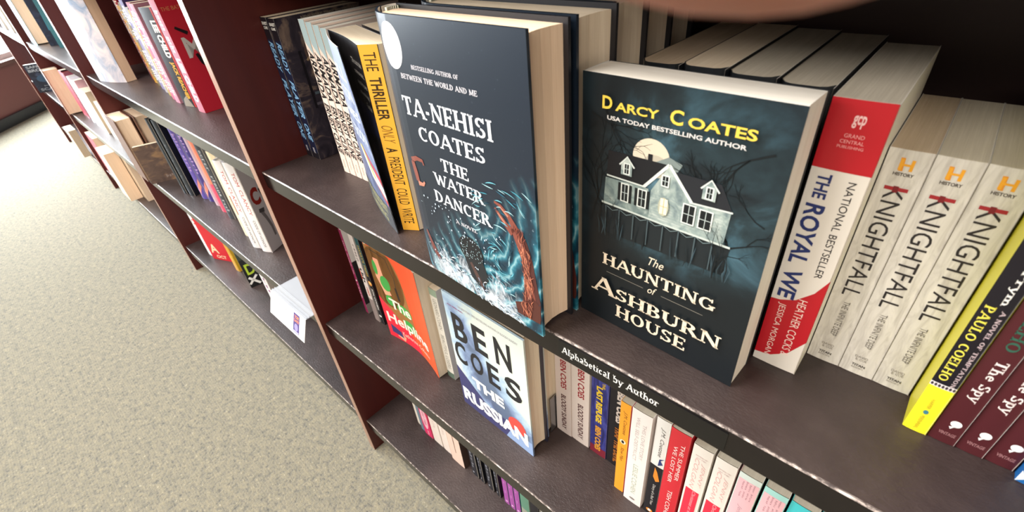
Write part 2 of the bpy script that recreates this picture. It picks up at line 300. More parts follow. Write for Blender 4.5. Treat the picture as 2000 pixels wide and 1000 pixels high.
# ------------------------------------------------------------------ meshes
class MB:
    def __init__(s): s.v = []; s.f = []; s.m = []; s.uv = []; s.mats = []
    def mi(s, m):
        if m not in s.mats: s.mats.append(m)
        return s.mats.index(m)
    def poly(s, pts, m, uvs=None):
        b = len(s.v); s.v += [tuple(p) for p in pts]; s.f.append(list(range(b, b + len(pts)))); s.m.append(s.mi(m)); s.uv.append(uvs or [(0, 0)] * len(pts))
    def box(s, x0, x1, y0, y1, z0, z1, m, faces=None):
        P = [(x0,y0,z0),(x1,y0,z0),(x1,y1,z0),(x0,y1,z0),(x0,y0,z1),(x1,y0,z1),(x1,y1,z1),(x0,y1,z1)]
        for nm, f in (('-z',(3,2,1,0)),('+z',(4,5,6,7)),('-y',(0,1,5,4)),('+x',(1,2,6,5)),('+y',(2,3,7,6)),('-x',(3,0,4,7))):
            mm = (faces or {}).get(nm, m); s.poly([P[i] for i in f], mm, [(0,0),(1,0),(1,1),(0,1)])
    def prism(s, pts, z0, z1, m, cap=None, closed=True):             # pts counter-clockwise in xy
        n = len(pts)
        for i in range(n):
            a, b = pts[i], pts[(i+1) % n]; s.poly([(a[0],a[1],z0),(b[0],b[1],z0),(b[0],b[1],z1),(a[0],a[1],z1)], m)
        s.poly([(p[0],p[1],z1) for p in pts], cap or m); s.poly([(p[0],p[1],z0) for p in pts[::-1]], m)
    def build(s, name, parent=None, smooth=False):
        me = bpy.data.meshes.new(name); me.from_pydata(s.v, [], s.f)
        for m in s.mats: me.materials.append(m)
        me.polygons.foreach_set('material_index', s.m)
        ul = me.uv_layers.new(name='UVMap'); flat = [c for f in s.uv for c in f]
        for i, c in enumerate(flat): ul.data[i].uv = c
        if smooth: me.polygons.foreach_set('use_smooth', [True] * len(s.f))
        me.validate(); o = bpy.data.objects.new(name, me); COL.objects.link(o); o.parent = parent; return o
def tag(o, label=None, cat=None, group=None, kind=None):
    for k, v in (('label', label), ('category', cat), ('group', group), ('kind', kind)):
        if v: o[k] = v
    return o
def empty(name, loc, rz=0, label=None, cat=None, group=None):
    o = bpy.data.objects.new(name, None); COL.objects.link(o); o.location = loc; o.rotation_euler = (0, 0, rz); o.empty_display_size = .03
    return tag(o, label, cat, group)
def dup(root, loc, rz, label):
    r = root.copy(); COL.objects.link(r); r.location = loc; r.rotation_euler = (0, 0, rz); r['label'] = label
    for ch in list(root.children):
        c = ch.copy(); COL.objects.link(c); c.parent = r
        for g in ch.children:
            d = g.copy(); COL.objects.link(d); d.parent = c
    return r

def clip(poly, c, keep_less):
    out = []
    for i in range(len(poly)):
        a, b = poly[i], poly[(i+1) % len(poly)]; ia = (a[0] <= c) == keep_less; ib = (b[0] <= c) == keep_less
        if ia: out.append(a)
        if ia != ib and abs(b[0] - a[0]) > 1e-9:
            t = (c - a[0]) / (b[0] - a[0]); out.append(Vector((c, a[1] + t * (b[1] - a[1]))))
    return out
class Panel:
    """prints flat shapes onto a face: fn(u, v, d) -> point; w, h size; sx, sy scale of the item coordinates"""
    def __init__(s, mb, fn, w, h, sx, sy, cuts=()): s.mb, s.fn, s.w, s.h, s.sx, s.sy, s.cuts, s.d, s.lm = mb, fn, w, h, sx, sy, list(cuts), .00012, None
    def put(s, poly, m):                                            # poly in metres
        poly = [Vector((min(max(p[0], 0), s.w), min(max(p[1], 0), s.h))) for p in poly]
        parts = [poly]
        for c in s.cuts:
            nx = []
            for p in parts:
                for kl in (True, False):
                    q = clip(p, c, kl)
                    if len(q) > 2: nx.append(q)
            parts = nx
        for p in parts: s.mb.poly([s.fn(q[0], q[1], s.d) for q in p], m, [(q[0] / s.w, q[1] / s.h) for q in p])
    def item(s, it):
        k = it[0]; S = lambda p: Vector((p[0] * s.sx, p[1] * s.sy)); m_ = it[5] if k in ('r', 'e') else it[2] if k in ('p', 's') else it[6]
        if m_ is not s.lm: s.d += .00003; s.lm = m_
        if k == 'r': _, u0, v0, u1, v1, m = it; s.put([S((u0, v0)), S((u1, v0)), S((u1, v1)), S((u0, v1))], m)
        elif k == 'p':
            P = [S(p) for p in it[1]]; ar = sum(P[i].x * P[(i+1) % len(P)].y - P[(i+1) % len(P)].x * P[i].y for i in range(len(P)))
            s.put(P if ar > 0 else P[::-1], it[2])
        elif k == 'e':
            _, u, v, a, b, m = it; s.put([S((u + a * math.cos(2*math.pi*i/28), v + b * math.sin(2*math.pi*i/28))) for i in range(28)], m)
        elif k == 's':                                              # stroke: [(u, v, width), ...]
            L = it[1]; pr = None
            for i, (u, v, w) in enumerate(L):
                a = L[max(i-1, 0)]; b = L[min(i+1, len(L)-1)]; d = Vector((b[0]-a[0], b[1]-a[1])); d.normalize(); n = Vector((-d.y, d.x)) * w / 2
                c = (S((u - n.x, v - n.y)), S((u + n.x, v + n.y)))
                if pr: s.put([pr[0], c[0], c[1], pr[1]], it[2])
                pr = c
        else:                                                       # text: 't' sans, 'b' bold, 'i' italic, 'S' serif ; 'D' prefix = reads down the spine
            down = k[0] == 'D'; f = k[-1]; _, txt, u0, v0, u1, v1, m = it[:7]
            if f == 'm': P = marks(txt)
            else: P = {'t': lambda: sans_polys(txt), 'b': lambda: sans_polys(txt, .025), 'B': lambda: sans_polys(txt, .05), 'i': lambda: sans_polys(txt, 0, .35), 'I': lambda: sans_polys(txt, .03, .35), 'w': lambda: sans_polys(txt, .01, 0, 1.35), 'S': lambda: serif_polys(txt)}[f]()
            if not P: return
            xs = [q.x for p in P for q in p]; ys = [q.y for p in P for q in p]; x0, x1, y0, y1 = min(xs), max(xs), min(ys), max(ys)
            for p in P:
                o = []
                for q in p:
                    a = (q.x - x0) / (x1 - x0 + 1e-9); c = (q.y - y0) / (y1 - y0 + 1e-9)
                    # down: u0..u1 = letter bottoms..tops across the spine, v0..v1 = start..end from the head
                    o.append(S((u0 + (u1 - u0) * c, 1 - v0 - (v1 - v0) * a)) if down else S((u0 + (u1 - u0) * a, v0 + (v1 - v0) * c)))
                s.put(o, m)

CR = '#d8c9b0'
def book(label, group, x, y, z, t, w, h, rz=0, face=False, hard=False, fm=None, sm=None, bm=None, pg=None, front=(), spine=(), bulge=None, corner=0,
         fcurve=None, cuts=(), lean=0, name=None, headband=False, inner=None):
    """spine towards -Y, front cover towards +X; face=True turns the front cover towards -Y.  (x, y) = left front bottom corner"""
    fm = fm or M('#cccccc'); fm = M(fm) if isinstance(fm, str) else fm; sm = sm or fm; sm = M(sm) if isinstance(sm, str) else sm; bm = bm or sm; bm = M(bm) if isinstance(bm, str) else bm
    pg = pg or PG; inner = inner or M('#e8e2d8', .6)
    root = empty(name or ('hardcover_book' if hard else 'paperback_book'), (x, y, z + .0003), 0, label, 'book', group)
    root.rotation_euler = (0, lean, math.radians(rz - (90 if face else 0)))
    X0 = -t if face else 0.0                                        # x of the back cover
    bt = .0026 if hard else .00035; ov = .0035 if hard else 0.0
    if bulge is None: bulge = .003 if hard else .0006
    n = 9; prof = []                                                # spine profile, back to front
    cs = sorted(set([0.0, w] + [c for c in cuts if 0 < c < w]))
    fx_ = fcurve or (lambda u: 0.0)
    def fc_(u):                                                     # the bow, straight between the cuts
        u = min(max(u, 0), w)
        for c0, c1 in zip(cs[:-1], cs[1:]):
            if u <= c1: return fx_(c0) + (fx_(c1) - fx_(c0)) * (u - c0) / (c1 - c0)
        return fx_(w)
    te = t + fc_(0.0)              # spine width where a bowed cover meets it
    for i in range(n):
        a = i / (n - 1); yy = bulge * (2*a - 1) ** 2
        if corner: e = min(a, 1 - a) * t; yy += corner * (1 - min(1, e / (corner*.7))) ** 2 * .7
        prof.append((X0 + a * te, yy))
    # page block
    mb = MB(); xa, xb = X0 + bt, X0 + t - bt; pz0, pz1 = ov + .0003, h - ov - .0003
    pts = [(xa + (xb + fc_(.0) - xa) * i / (n-1), max(prof[i][1] + bt + .0012, 0)) for i in range(n)]
    fr = []
    if fcurve: fr = [(xb + fc_(c), c) for c in cs if pts[-1][1] + .001 < c < w - ov - .0008]
    pw = w - ov - .0008
    fe = [(xb + fc_(pw), pw)] + ([(xb - (xb-xa)*a, pw - .003*math.sin(a*math.pi)) for a in (.25, .5, .75)] if hard else []) + [(xa, pw)]
    mb.prism(pts + fr + fe, pz0, pz1, pg); mb.build('page_block', root)
    # front cover
    mb = MB(); fn = lambda u, v, d: (X0 + t + fc_(u) + d, u, v)
    for c0, c1 in zip(cs[:-1], cs[1:]):
        a0, a1 = X0 + t + fc_(c0), X0 + t + fc_(c1)
        mb.poly([(a0, c0, 0), (a1, c1, 0), (a1, c1, h), (a0, c0, h)], fm, [(c0/w, 0), (c1/w, 0), (c1/w, 1), (c0/w, 1)])
        mb.poly([(a1-bt, c1, 0), (a0-bt, c0, 0), (a0-bt, c0, h), (a1-bt, c1, h)], inner)
        mb.poly([(a0, c0, h), (a1, c1, h), (a1-bt, c1, h), (a0-bt, c0, h)], inner if not hard else fm, [(c0/w, 1)] * 4); mb.poly([(a1, c1, 0), (a0, c0, 0), (a0-bt, c0, 0), (a1-bt, c1, 0)], fm)
    a1 = X0 + t + fc_(w); mb.poly([(a1, w, 0), (a1-bt, w, 0), (a1-bt, w, h), (a1, w, h)], fm, [(1, 0), (1, 0), (1, 1), (1, 1)])
    P = Panel(mb, fn, w, h, .001, .001, cs[1:-1])
    for it in front: P.item(it)
    mb.build('front_cover', root)
    # spine
    mb = MB(); sp = bt * .6
    def pf(u):
        a = min(max(u / te, 0), 1) * (n-1); i = min(int(a), n-2); return prof[i][1] + (prof[i+1][1] - prof[i][1]) * (a - i)
    for i in range(n-1):
        p, q = prof[i], prof[i+1]; ua, ub = i/(n-1), (i+1)/(n-1)
        mb.poly([(p[0], p[1], 0), (q[0], q[1], 0), (q[0], q[1], h), (p[0], p[1], h)], sm, [(ua, 0), (ub, 0), (ub, 1), (ua, 1)])
        mb.poly([(q[0], q[1]+sp, 0), (p[0], p[1]+sp, 0), (p[0], p[1]+sp, h), (q[0], q[1]+sp, h)], inner)
        mb.poly([(p[0], p[1], h), (q[0], q[1], h), (q[0], q[1]+sp, h), (p[0], p[1]+sp, h)], sm); mb.poly([(q[0], q[1], 0), (p[0], p[1], 0), (p[0], p[1]+sp, 0), (q[0], q[1]+sp, 0)], sm)
    P = Panel(mb, lambda u, v, d: (X0 + u, pf(u) - d, v), te, h, te, h, [te * i / (n-1) for i in range(1, n-1)] if bulge > 0 or corner else [])
    for it in spine: P.item(it)
    mb.build('spine', root)
    mb = MB(); mb.box(X0, X0 + bt, prof[0][1], w, 0, h, bm); mb.build('back_cover', root)
    if headband:
        mb = MB(); k = 16
        for i in range(k):
            xa_, xb_ = X0 + bt + (te-2*bt) * i / k, X0 + bt + (te-2*bt) * (i+1) / k
            mb.box(xa_, xb_, pf((i+.5)/k*te) + .0030, pf((i+.5)/k*te) + .0055, h - ov - .001, h - ov + .0022, M('#e9ecdf', .7) if i % 2 else M('#23301f', .7))
        mb.build('headband', root)
    return root

# ------------------------------------------------------------------ bookcases
Z = [.1132, .4347, .7696, 1.1041, 1.44]; W = 1.2754; SY = .0085; ST = .027; DEP = .315; PT = .018
G_CASE = 'bookcases along the aisle'
def bookcase(x0, label, right=False, xr=W - PT):
    r = empty('bookcase', (x0, 0, 0), 0, label, 'bookcase', G_CASE)
    def panel(xl, nm):
        mb = MB(); mb.box(xl, xl + PT, .0008, DEP, 0, 1.47, WOOD); o = mb.build(nm, r)
        mb = MB(); mb.box(xl, xl + PT, 0, .0008, 0, 1.47, EDGE); mb.build('edge_band', o)
    panel(-PT, 'side_panel')
    if right: panel(W - PT, 'side_panel')
    mb = MB(); mb.box(0, xr, DEP - .006, DEP, .05, 1.46, M('#3a2826', .5)); mb.build('back_panel', r)
    mb = MB(); mb.box(0, xr, .10, .118, 0, Z[0] - ST, M('#2a1513', .5)); mb.build('kick_board', r)
    for zt in Z:
        mb = MB(); mb.box(0, xr, SY + .0012, DEP - .006, zt - ST, zt, SHELF); s = mb.build('shelf', r)
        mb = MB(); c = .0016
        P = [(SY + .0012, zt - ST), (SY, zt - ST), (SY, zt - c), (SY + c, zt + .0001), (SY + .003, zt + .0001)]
        for (ya, za), (yb, zb), m in ((P[0], P[1], BAND), (P[1], P[2], BAND), (P[2], P[3], GLINT), (P[3], P[4], SHELF)):
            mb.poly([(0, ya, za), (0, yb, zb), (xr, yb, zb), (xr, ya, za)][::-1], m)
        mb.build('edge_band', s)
    return r
X0A = -.006
bookcase(X0A, 'nearest bookcase, holding the large face-out paperback and blue face-out hardcover', True)
bookcase(-W, 'second bookcase, with a white shelf sign clipped to its middle shelf', xr=W - PT + X0A)
bookcase(-2*W, 'third bookcase, between the second and the farthest one by the window')
bookcase(-3*W, 'farthest bookcase, beside the bright window')

mb = MB(); mb.box(-9, 4, -4.5, .45, -.02, 0, CARPET); tag(mb.build('floor'), kind='structure')
# low wooden wall with the shop window above it (runs obliquely behind the last bookcase)
wd = Vector((-.78, .62, 0)); wn_ = Vector((.62, .78, 0)); WB = Vector((-4.98, -.12, 0))
wr = Matrix.Translation(WB) @ Matrix((wd, -wn_, Vector((0, 0, 1)))).transposed().to_4x4()      # local x along the wall, +y away from the room
def wallbox(name, *b, kind='structure', parent=None):
    mb = MB(); mb.box(*b); o = mb.build(name, parent); o.matrix_world = wr if parent is None else o.matrix_world; 
    return tag(o, kind=kind) if parent is None else o
wallbox('wall_left', -2.2, 1.6, 0, .16, 0, .40, M('#7d4f4c', .45))  # wood colour lightened, with the glare on the wall painted in
wallbox('baseboard_left', -2.2, 1.6, -.03, -.001, 0, .075, M('#23282f', .35))
wallbox('trim_1', -2.2, 1.6, -.02, .17, .4, .43, M('#6b4a44', .4))
wf = wallbox('window_1', -2.2, 1.6, .07, .10, .43, .47, M('#d8dadb', .4))
for px_ in (-2.2, -1.1, 1.1, 1.55):
    mb = MB(); mb.box(px_, px_ + .05, .06, .11, .47, 2.6, M('#d8dadb', .4)); mb.build('window_frame', wf)
gm, gn, gl, gb = base_mat('window_glass'); gn.remove(gb)
_t, _g, _m = gn.new('ShaderNodeBsdfTransparent'), gn.new('ShaderNodeBsdfGlossy'), gn.new('ShaderNodeMixShader'); _g.inputs['Roughness'].default_value = .02; _m.inputs[0].default_value = .05
gl.new(_t.outputs[0], _m.inputs[1]); gl.new(_g.outputs[0], _m.inputs[2]); gl.new(_m.outputs[0], gn['Material Output'].inputs['Surface'])
mb = MB(); mb.box(-2.15, 1.55, .083, .087, .47, 2.6, gm); mb.build('window_pane', wf)


# ------------------------------------------------------------------ books, nearest bookcase, upper shelf
Z1, Z2, Z3 = Z[2], Z[1], Z[0]
G1 = 'books on the upper shelf of the nearest bookcase'
WH = M('#f1efe9'); BK = M('#151315'); INK = M('#1d1a1c'); CREAM = M('#efe3cd'); GOLD = M('#f0cf52'); SILV = M('#cfcbd0')
def neon(t0):
    b1 = M('#7fb0d8')
    return [('r', 0, .05, 1, .86, M('#131a33')), ('b', 'ERNEST', .12, .952, .9, .972, WH), ('b', 'CLINE', .2, .926, .8, .944, WH),
            ('DI', 'READY', .22, .15, .80, .36, b1), ('DI', 'PLAYER', .22, .40, .80, .68, b1), ('DI', 'ONE', .22, .72, .80, .86, b1),
            ('Db', 'BROADWAY', .35, .91, .6, .955, SILV)]
book('dark blue paperback with neon blue lettering, against the bookcase side panel', G1, X0A + .0008, .0890, Z1, .0205, .14, .213, sm='#15131b', fm=CITY, spine=neon(0))
city = [('b', 'NEW YORK TIMES BESTSELLER', 40, 204, 132, 209, M('#8f8372')), ('e', 44, 160, 14, 20, M('#5e4a44')), ('s', [(30, 150, 3), (60, 176, 3)], M('#a58a6c')),
        ('r', 20, 80, 24, 165, M('#1b161c')), ('r', 34, 60, 50, 120, M('#262029')), ('r', 54, 60, 64, 140, M('#17141a')), ('r', 70, 50, 82, 115, M('#221d26')), ('r', 38, 40, 58, 66, M('#8b7468')), ('r', 90, 40, 110, 130, M('#141218')),
        ('r', 26, 100, 34, 104, M('#54606a')), ('r', 52, 92, 66, 95, M('#4c5a63')), ('r', 24, 84, 46, 88, M('#5b5560'))]
book('dark blue paperback with neon blue lettering and its night city cover showing', G1, X0A + .0220, .0900, Z1, .0215, .14, .212, sm='#15131b', fm=CITY, spine=neon(0), front=city)
arm = [('p', [(.05, .88), (.95, .80), (.95, 1), (.05, 1)], M('#a9bfc3')), ('DI', 'ARMADA', .12, .17, .88, .47, BK), ('DI', 'ERNEST CLINE', .12, .50, .88, .86, BK), ('r', .92, 0, 1, 1, M('#2a3338')), ('Dt', 'Broadway', .35, .90, .6, .96, M('#a08b80'))]
ap = [('cream paperback with black italic spine lettering, leftmost of its four', .216), ('cream paperback with black italic spine lettering, second of the four', .2135), ('cream paperback with black italic spine lettering, third of the four', .211), ('cream paperback with black italic spine lettering, beside the half-open grey cover', .2085)]
for i, (lb, hh) in enumerate(ap):
    book(lb, G1, .1135 + i * .0171, .0885, Z1, .0168, .15, hh, fm='#f2ddd0', sm='#f2ddd0', bm='#4a5658', spine=arm, pg=PGW)

# paperback with its front cover standing open
YE = M('#f2b23c'); NV = M('#121014')
qt = [('r', 0, 0, 122.2, 213, NV), ('r', 122.4, 0, 142, 213, YE)]
for i, (tx, a, c) in enumerate([('"The clock ticks,', 70, 116), ('suspense builds...', 74, 118), ('a satisfying twist', 76, 119), ('at the end of the day."', 76, 119), ('-Guardian', 92, 116)]):
    qt.append(('t', tx, a, 188 - i * 11, c, 194.5 - i * 11, M('#c9c4bd')))
for i in range(7): qt.append(('m', 25, 76, 96 - i * 11, 116, 100 - i * 11, M('#3b3f58')))
qt.append(('p', [(30, 100), (122, 118), (122, 140), (30, 150)], M('#1a2142')))
for tx, a, c, f in (('THE', 206, 188, 't'), ('THRILLER', 182, 138, 'b'), ('ONLY', 132, 112, 'i'), ('A', 107, 101, 'b'), ('PRESIDENT', 96, 62, 't'), ('COULD', 57, 36, 't'), ('WRITE', 31, 10, 't')):
    qt.append(('D' + f, tx, 125.2, 1000 - a, 134.2, 1000 - c, M('#8a6320') if f == 'i' else M('#3c2b12')))
# re-express the downward words in cover millimetres
qt = [(q[0], q[1], q[2], (1 - (1000 - 0) / 1000) * 1000 + 1 - (1000 - (1000 - q[3])) if False else q[3], q[4], q[5], q[6]) if q[0][0] == 'D' else q for q in qt]
E2 = .122
def stepf(u): return -.003 * math.sin(min(u, E2) / E2 * math.pi) - max(0, u - E2) * 1.05
def presfront(items):
    o = []
    for q in items:
        if q[0][0] == 'D': o.append((q[0], q[1], q[2], q[3] - 999, q[4], q[5] - 999, q[6]))
        else: o.append(q)
    return o
pr = book('thick paperback with its grey front cover half open, black page and yellow strip behind', G1, .2160, .0720, Z1, .034, .137, .213, rz=-17, face=True, fm=NV, sm='#3b4560', pg=PG,
          front=presfront(qt), fcurve=stepf, cuts=[.02, .04, .06, .08, .1, .122], corner=0)
mb = MB(); n = 10
def flap(u, v, d):                                                   # u from the hinge to the free edge, v up the cover (local frame of the book)
    a = u / .13; out = .002 + a * (.0065 + .0085 * v / .213) + .003 * math.sin(a * math.pi); x = a * (.128 - .014 * (v / .213))
    return (out + d, x, v)
cu = [.13 * i / n for i in range(n + 1)]
for a, c in zip(cu[:-1], cu[1:]):
    for k in range(4):
        v0, v1 = .213 * k / 4, .213 * (k+1) / 4
        mb.poly([flap(a, v0, 0), flap(c, v0, 0), flap(c, v1, 0), flap(a, v1, 0)], FLAPG, [(a/.13, v0/.213), (c/.13, v0/.213), (c/.13, v1/.213), (a/.13, v1/.213)])
        mb.poly([flap(c, v0, -.0006), flap(a, v0, -.0006), flap(a, v1, -.0006), flap(c, v1, -.0006)], M('#dfe0e2'))
    mb.poly([flap(a, .213, 0), flap(c, .213, 0), flap(c, .213, -.0006), flap(a, .213, -.0006)], WH)
P = Panel(mb, flap, .13, .213, .001, .001, cu[1:-1]); GY = M('#c6cedd')
for it in [('b', 'BILL', 40, 176, 118, 190, GY), ('b', 'CLINTON', 22, 154, 120, 168, GY), ('b', 'JAMES', 34, 130, 120, 144, GY), ('b', 'PATTERSON', 16, 108, 122, 122, GY),
           ('p', [(60, 98), (130, 60), (130, 40), (88, 62)], M('#f0efe8')), ('p', [(78, 98), (130, 74), (130, 62)], M('#c8373f')), ('p', [(92, 62), (130, 44), (130, 36)], M('#c8373f')), ('p', [(70, 98), (78, 98), (108, 66), (100, 62)], M('#e8cf55')),
           ('r', 0, 0, 130, 34, M('#3a3d42')), ('b', 'THE PRESIDENT', 14, 20, 116, 32, M('#8d8a5c')), ('b', 'IS MISSING', 26, 5, 104, 16, M('#8d8a5c'))]: P.item(it)
mb.build('open_cover', pr)
book('thick paperback behind the one with the half-open cover', G1, .2270, .1110, Z1, .034, .131, .212, rz=-17, face=True, fm=NV, sm='#3b4560', pg=PG)

# five copies of the navy hardcover, faced out one behind the other
SK = M('#7c4034'); SKD = M('#4a221f'); SKL = M('#b07460'); LT = M('#e6eaf0'); DN = M('#0d1016')
OX = 45
def X_(u): return u + OX
wd_ = [('e', X_(0), 226.5, 14.5, 18, M('#f4f4f4')), ('S', 'BESTSELLING AUTHOR OF', X_(23.4), 211.2, X_(82), 214.6, SILV), ('S', 'BETWEEN THE WORLD AND ME', X_(6), 202.2, X_(101), 206.4, SILV),
       ('S', 'TA-NEHISI', X_(0), 171.5, X_(113), 187.5, LT), ('S', 'COATES', X_(15.5), 150.5, X_(101), 164, LT), ('S', 'THE', X_(41), 129, X_(77), 140.4, LT),
       ('S', 'WATER', X_(25.7), 112.2, X_(94.5), 124, LT), ('S', 'DANCER', X_(21.8), 92.8, X_(100.5), 105, LT), ('S', 'A NOVEL', X_(48.5), 78.5, X_(78.5), 82.4, SILV),
       # right arm reaching out of the water
       ('s', [(X_(139), 20, 24), (X_(142), 38, 19), (X_(141), 58, 14), (X_(139), 76, 13), (X_(134), 92, 14), (X_(128), 103, 11)], SKD),
       ('s', [(X_(137), 22, 14), (X_(140), 40, 11), (X_(138), 60, 7), (X_(136), 78, 6), (X_(131), 92, 8), (X_(126), 103, 7)], SK),
       ('s', [(X_(129), 102, 8), (X_(122), 112, 5), (X_(113), 119, 3.4), (X_(106), 120.5, 2)], SK), ('s', [(X_(125), 98, 8), (X_(117), 104, 5), (X_(110), 111, 3.4), (X_(106), 115, 2)], SK),
       ('s', [(X_(121), 112, 2), (X_(112), 118.5, 1.3)], SKL), ('s', [(X_(117), 104, 2), (X_(109), 111.5, 1.3)], SKL), ('s', [(X_(134), 92, 3), (X_(138), 70, 2), (X_(140), 45, 2.5), (X_(136), 25, 3)], SKL),
       ('p', [(X_(122), 12), (X_(150), 14), (X_(151), 34), (X_(143), 40), (X_(132), 30), (X_(120), 24)], M('#4c231c')),
       # left hand
       ('s', [(X_(-6), 127, 5), (X_(3), 130.5, 4.5), (X_(12), 130, 3.4), (X_(13), 126, 2)], SK), ('s', [(X_(-5), 126, 6), (X_(-3), 115, 7), (X_(-2), 106, 6)], SK), ('s', [(X_(-2), 104, 5), (X_(6), 104.5, 3.6), (X_(9), 108, 2)], SKL),
       ('s', [(X_(-6), 50, 3), (X_(2), 30, 7), (X_(9), 20, 5)], M('#6b3a36')),
       # the swimmer's head and reflection
       ('e', X_(65), 55, 17, 15, DN), ('p', [(X_(52), 48), (X_(80), 50), (X_(86), 30), (X_(74), 14), (X_(60), 22)], M('#171b20')), ('s', [(X_(62), 40, 4), (X_(70), 26, 6), (X_(78), 12, 3)], M('#4a3430'))]
rnd = random.Random(4)
for i in range(70):
    u = X_(rnd.uniform(52, 80)); v = rnd.uniform(44, 70); wd_.append(('e', u, v, .5, .5, M('#8fa9ad')))
for i in range(90):
    u = X_(rnd.uniform(-5, 110)); v = rnd.uniform(8, 95); r_ = rnd.uniform(.3, .9); wd_.append(('e', u, v, r_, r_ * 1.2, M('#b9c9d6')))
for i in range(150):
    u = rnd.uniform(5, 125); v = max(2, 24 - .16 * u + rnd.gauss(0, 7)); L_ = rnd.uniform(3, 10); an = rnd.uniform(-1.2, .6)
    wd_.append(('s', [(X_(u), v, .3), (X_(u + L_ * .5 * math.cos(an)), v + L_ * .5 * math.sin(an) + 1, rnd.uniform(.6, 1.6)), (X_(u + L_ * math.cos(an)), v + L_ * math.sin(an), .3)], M(rnd.choice(['#e8edf2', '#c5d3e0', '#8fa6bd', '#20303f']))))
for i in range(110):
    u = rnd.uniform(82, 150); v = rnd.uniform(28, 140); 
    if abs(u - 137) < 12 and v < 110: continue
    L_ = rnd.uniform(6, 16); a0 = math.atan2(v - 66, u - 105) + 1.57
    wm = rnd.uniform(.35, .9); tn = rnd.uniform(-.9, .9); pp = [(u, v)]
    for k in range(7): pp.append((pp[-1][0] + L_ / 7 * math.cos(a0 + tn * k / 6), pp[-1][1] + L_ / 7 * math.sin(a0 + tn * k / 6)))
    wd_.append(('s', [(X_(p_[0]), p_[1], .12 + wm * math.sin(math.pi * k / 7)) for k, p_ in enumerate(pp)], M(rnd.choice(['#3f93a6', '#69b3c2', '#1d5b70', '#12394a', '#a7d2d8']))))
def wdf(u): return -.022 * (1 - u / .045) ** 2 if u < .045 else 0.0
ang = math.degrees(math.atan2(-.009, .152))
wx, wy = .433 - .045 * math.cos(math.radians(ang)), .0080 - .045 * math.sin(math.radians(ang))
cutsW = [.004, .009, .015, .022, .03, .038, .045, .09, .14]
kw = dict(rz=ang, face=True, hard=True, fm=WATER, sm='#18202b', bm='#1c1c22', fcurve=wdf, cuts=cutsW, headband=True)
for i in range(190):
    q = rnd.random() ** 1.4; v = 12 + q * 88; u = X_(134 + 8 * math.sin(q * 2.6) - 6 * q * q + rnd.uniform(-5, 5)); wd_.append(('s', [(u, v, .2), (u + rnd.uniform(-3, 1), v + 4, .7), (u + rnd.uniform(-5, 2), v + 8, .2)], M(rnd.choice(['#5a2a26', '#8a4636', '#c77a5c', '#4a2624']))))
wd_[40:] = sorted(wd_[40:], key=lambda q: q[-1].name)
book('navy hardcover with a swimmer in swirling water and a round white sticker', G1, wx, wy, Z1, .0405, .197, .2495, front=wd_, pg=PGP, **kw)
c2 = book('blue hardcover directly behind the front swimmer hardcover, teal edge showing', G1, wx + .004, wy + .0455, Z1, .0455, .196, .2495, front=wd_[:20], pg=PG, **kw)
for i, lb in enumerate(['third hardcover of the faced-out blue stack, cream page edges above the paperbacks', 'fourth hardcover of the faced-out blue stack, counted from the front', 'rearmost hardcover of the faced-out blue stack, against the shelf back']):
    dup(c2, (wx + .002 - i * .003, wy + .0925 + i * .0470, Z1 + .0003), c2.rotation_euler.z, lb)

# large face-out paperback with the moonlit house
pale, wall, wal2 = M('#eceae4'), mat_smoke('weathered_boards_print', '#55666c', '#80928f', '#a9b5b0', 13, False), mat_smoke('pale_weathered_boards_print', '#6a7c80', '#9aaaa6', '#bcc7c1', 13, False); RF = M('#181a1f'); RF2 = M('#22252b'); WN = M('#14191d'); TR = M('#10171b'); CT = M('#efe0c8'); LITW = M('#fdeed0')
ht = [('e', 57, 165, 13.8, 13.6, M('#d9cdb8')), ('e', 61, 160, 10, 8, M('#b9b3a2')), ('p', [(52, 156), (76, 158), (80, 166), (70, 169), (62, 164)], M('#7d8a88'))]
def tree(u, v, a, L_, w_, dep, rn):
    if dep == 0 or w_ < .12: return
    u2, v2 = u + L_ * math.cos(a), v + L_ * math.sin(a); um, vm = (u + u2) / 2 + rn.uniform(-.06, .06) * L_, (v + v2) / 2 + rn.uniform(-.06, .06) * L_
    ht.append(('s', [(u, v, w_), (um, vm, w_ * .85), (u2, v2, w_ * .65)], TR))
    for k in range(2 if dep < 5 else 3): tree(u2, v2, a + rn.uniform(-.75, .75), L_ * rn.uniform(.62, .85), w_ * .62, dep - 1, rn)
rn = random.Random(11)
tree(117, 98, 1.60, 24, 3.0, 6, rn); tree(118, 118, .5, 12, 1.2, 4, rn); tree(16, 95, 1.45, 22, 2.4, 6, rn); tree(9, 100, 1.3, 26, 2.0, 5, rn)
tree(8, 188, -.35, 18, 1.6, 5, rn); tree(20, 190, -.9, 14, 1.0, 4, rn); tree(132, 186, 3.6, 14, 1.4, 5, rn); tree(136, 140, 2.6, 12, 1.0, 4, rn)
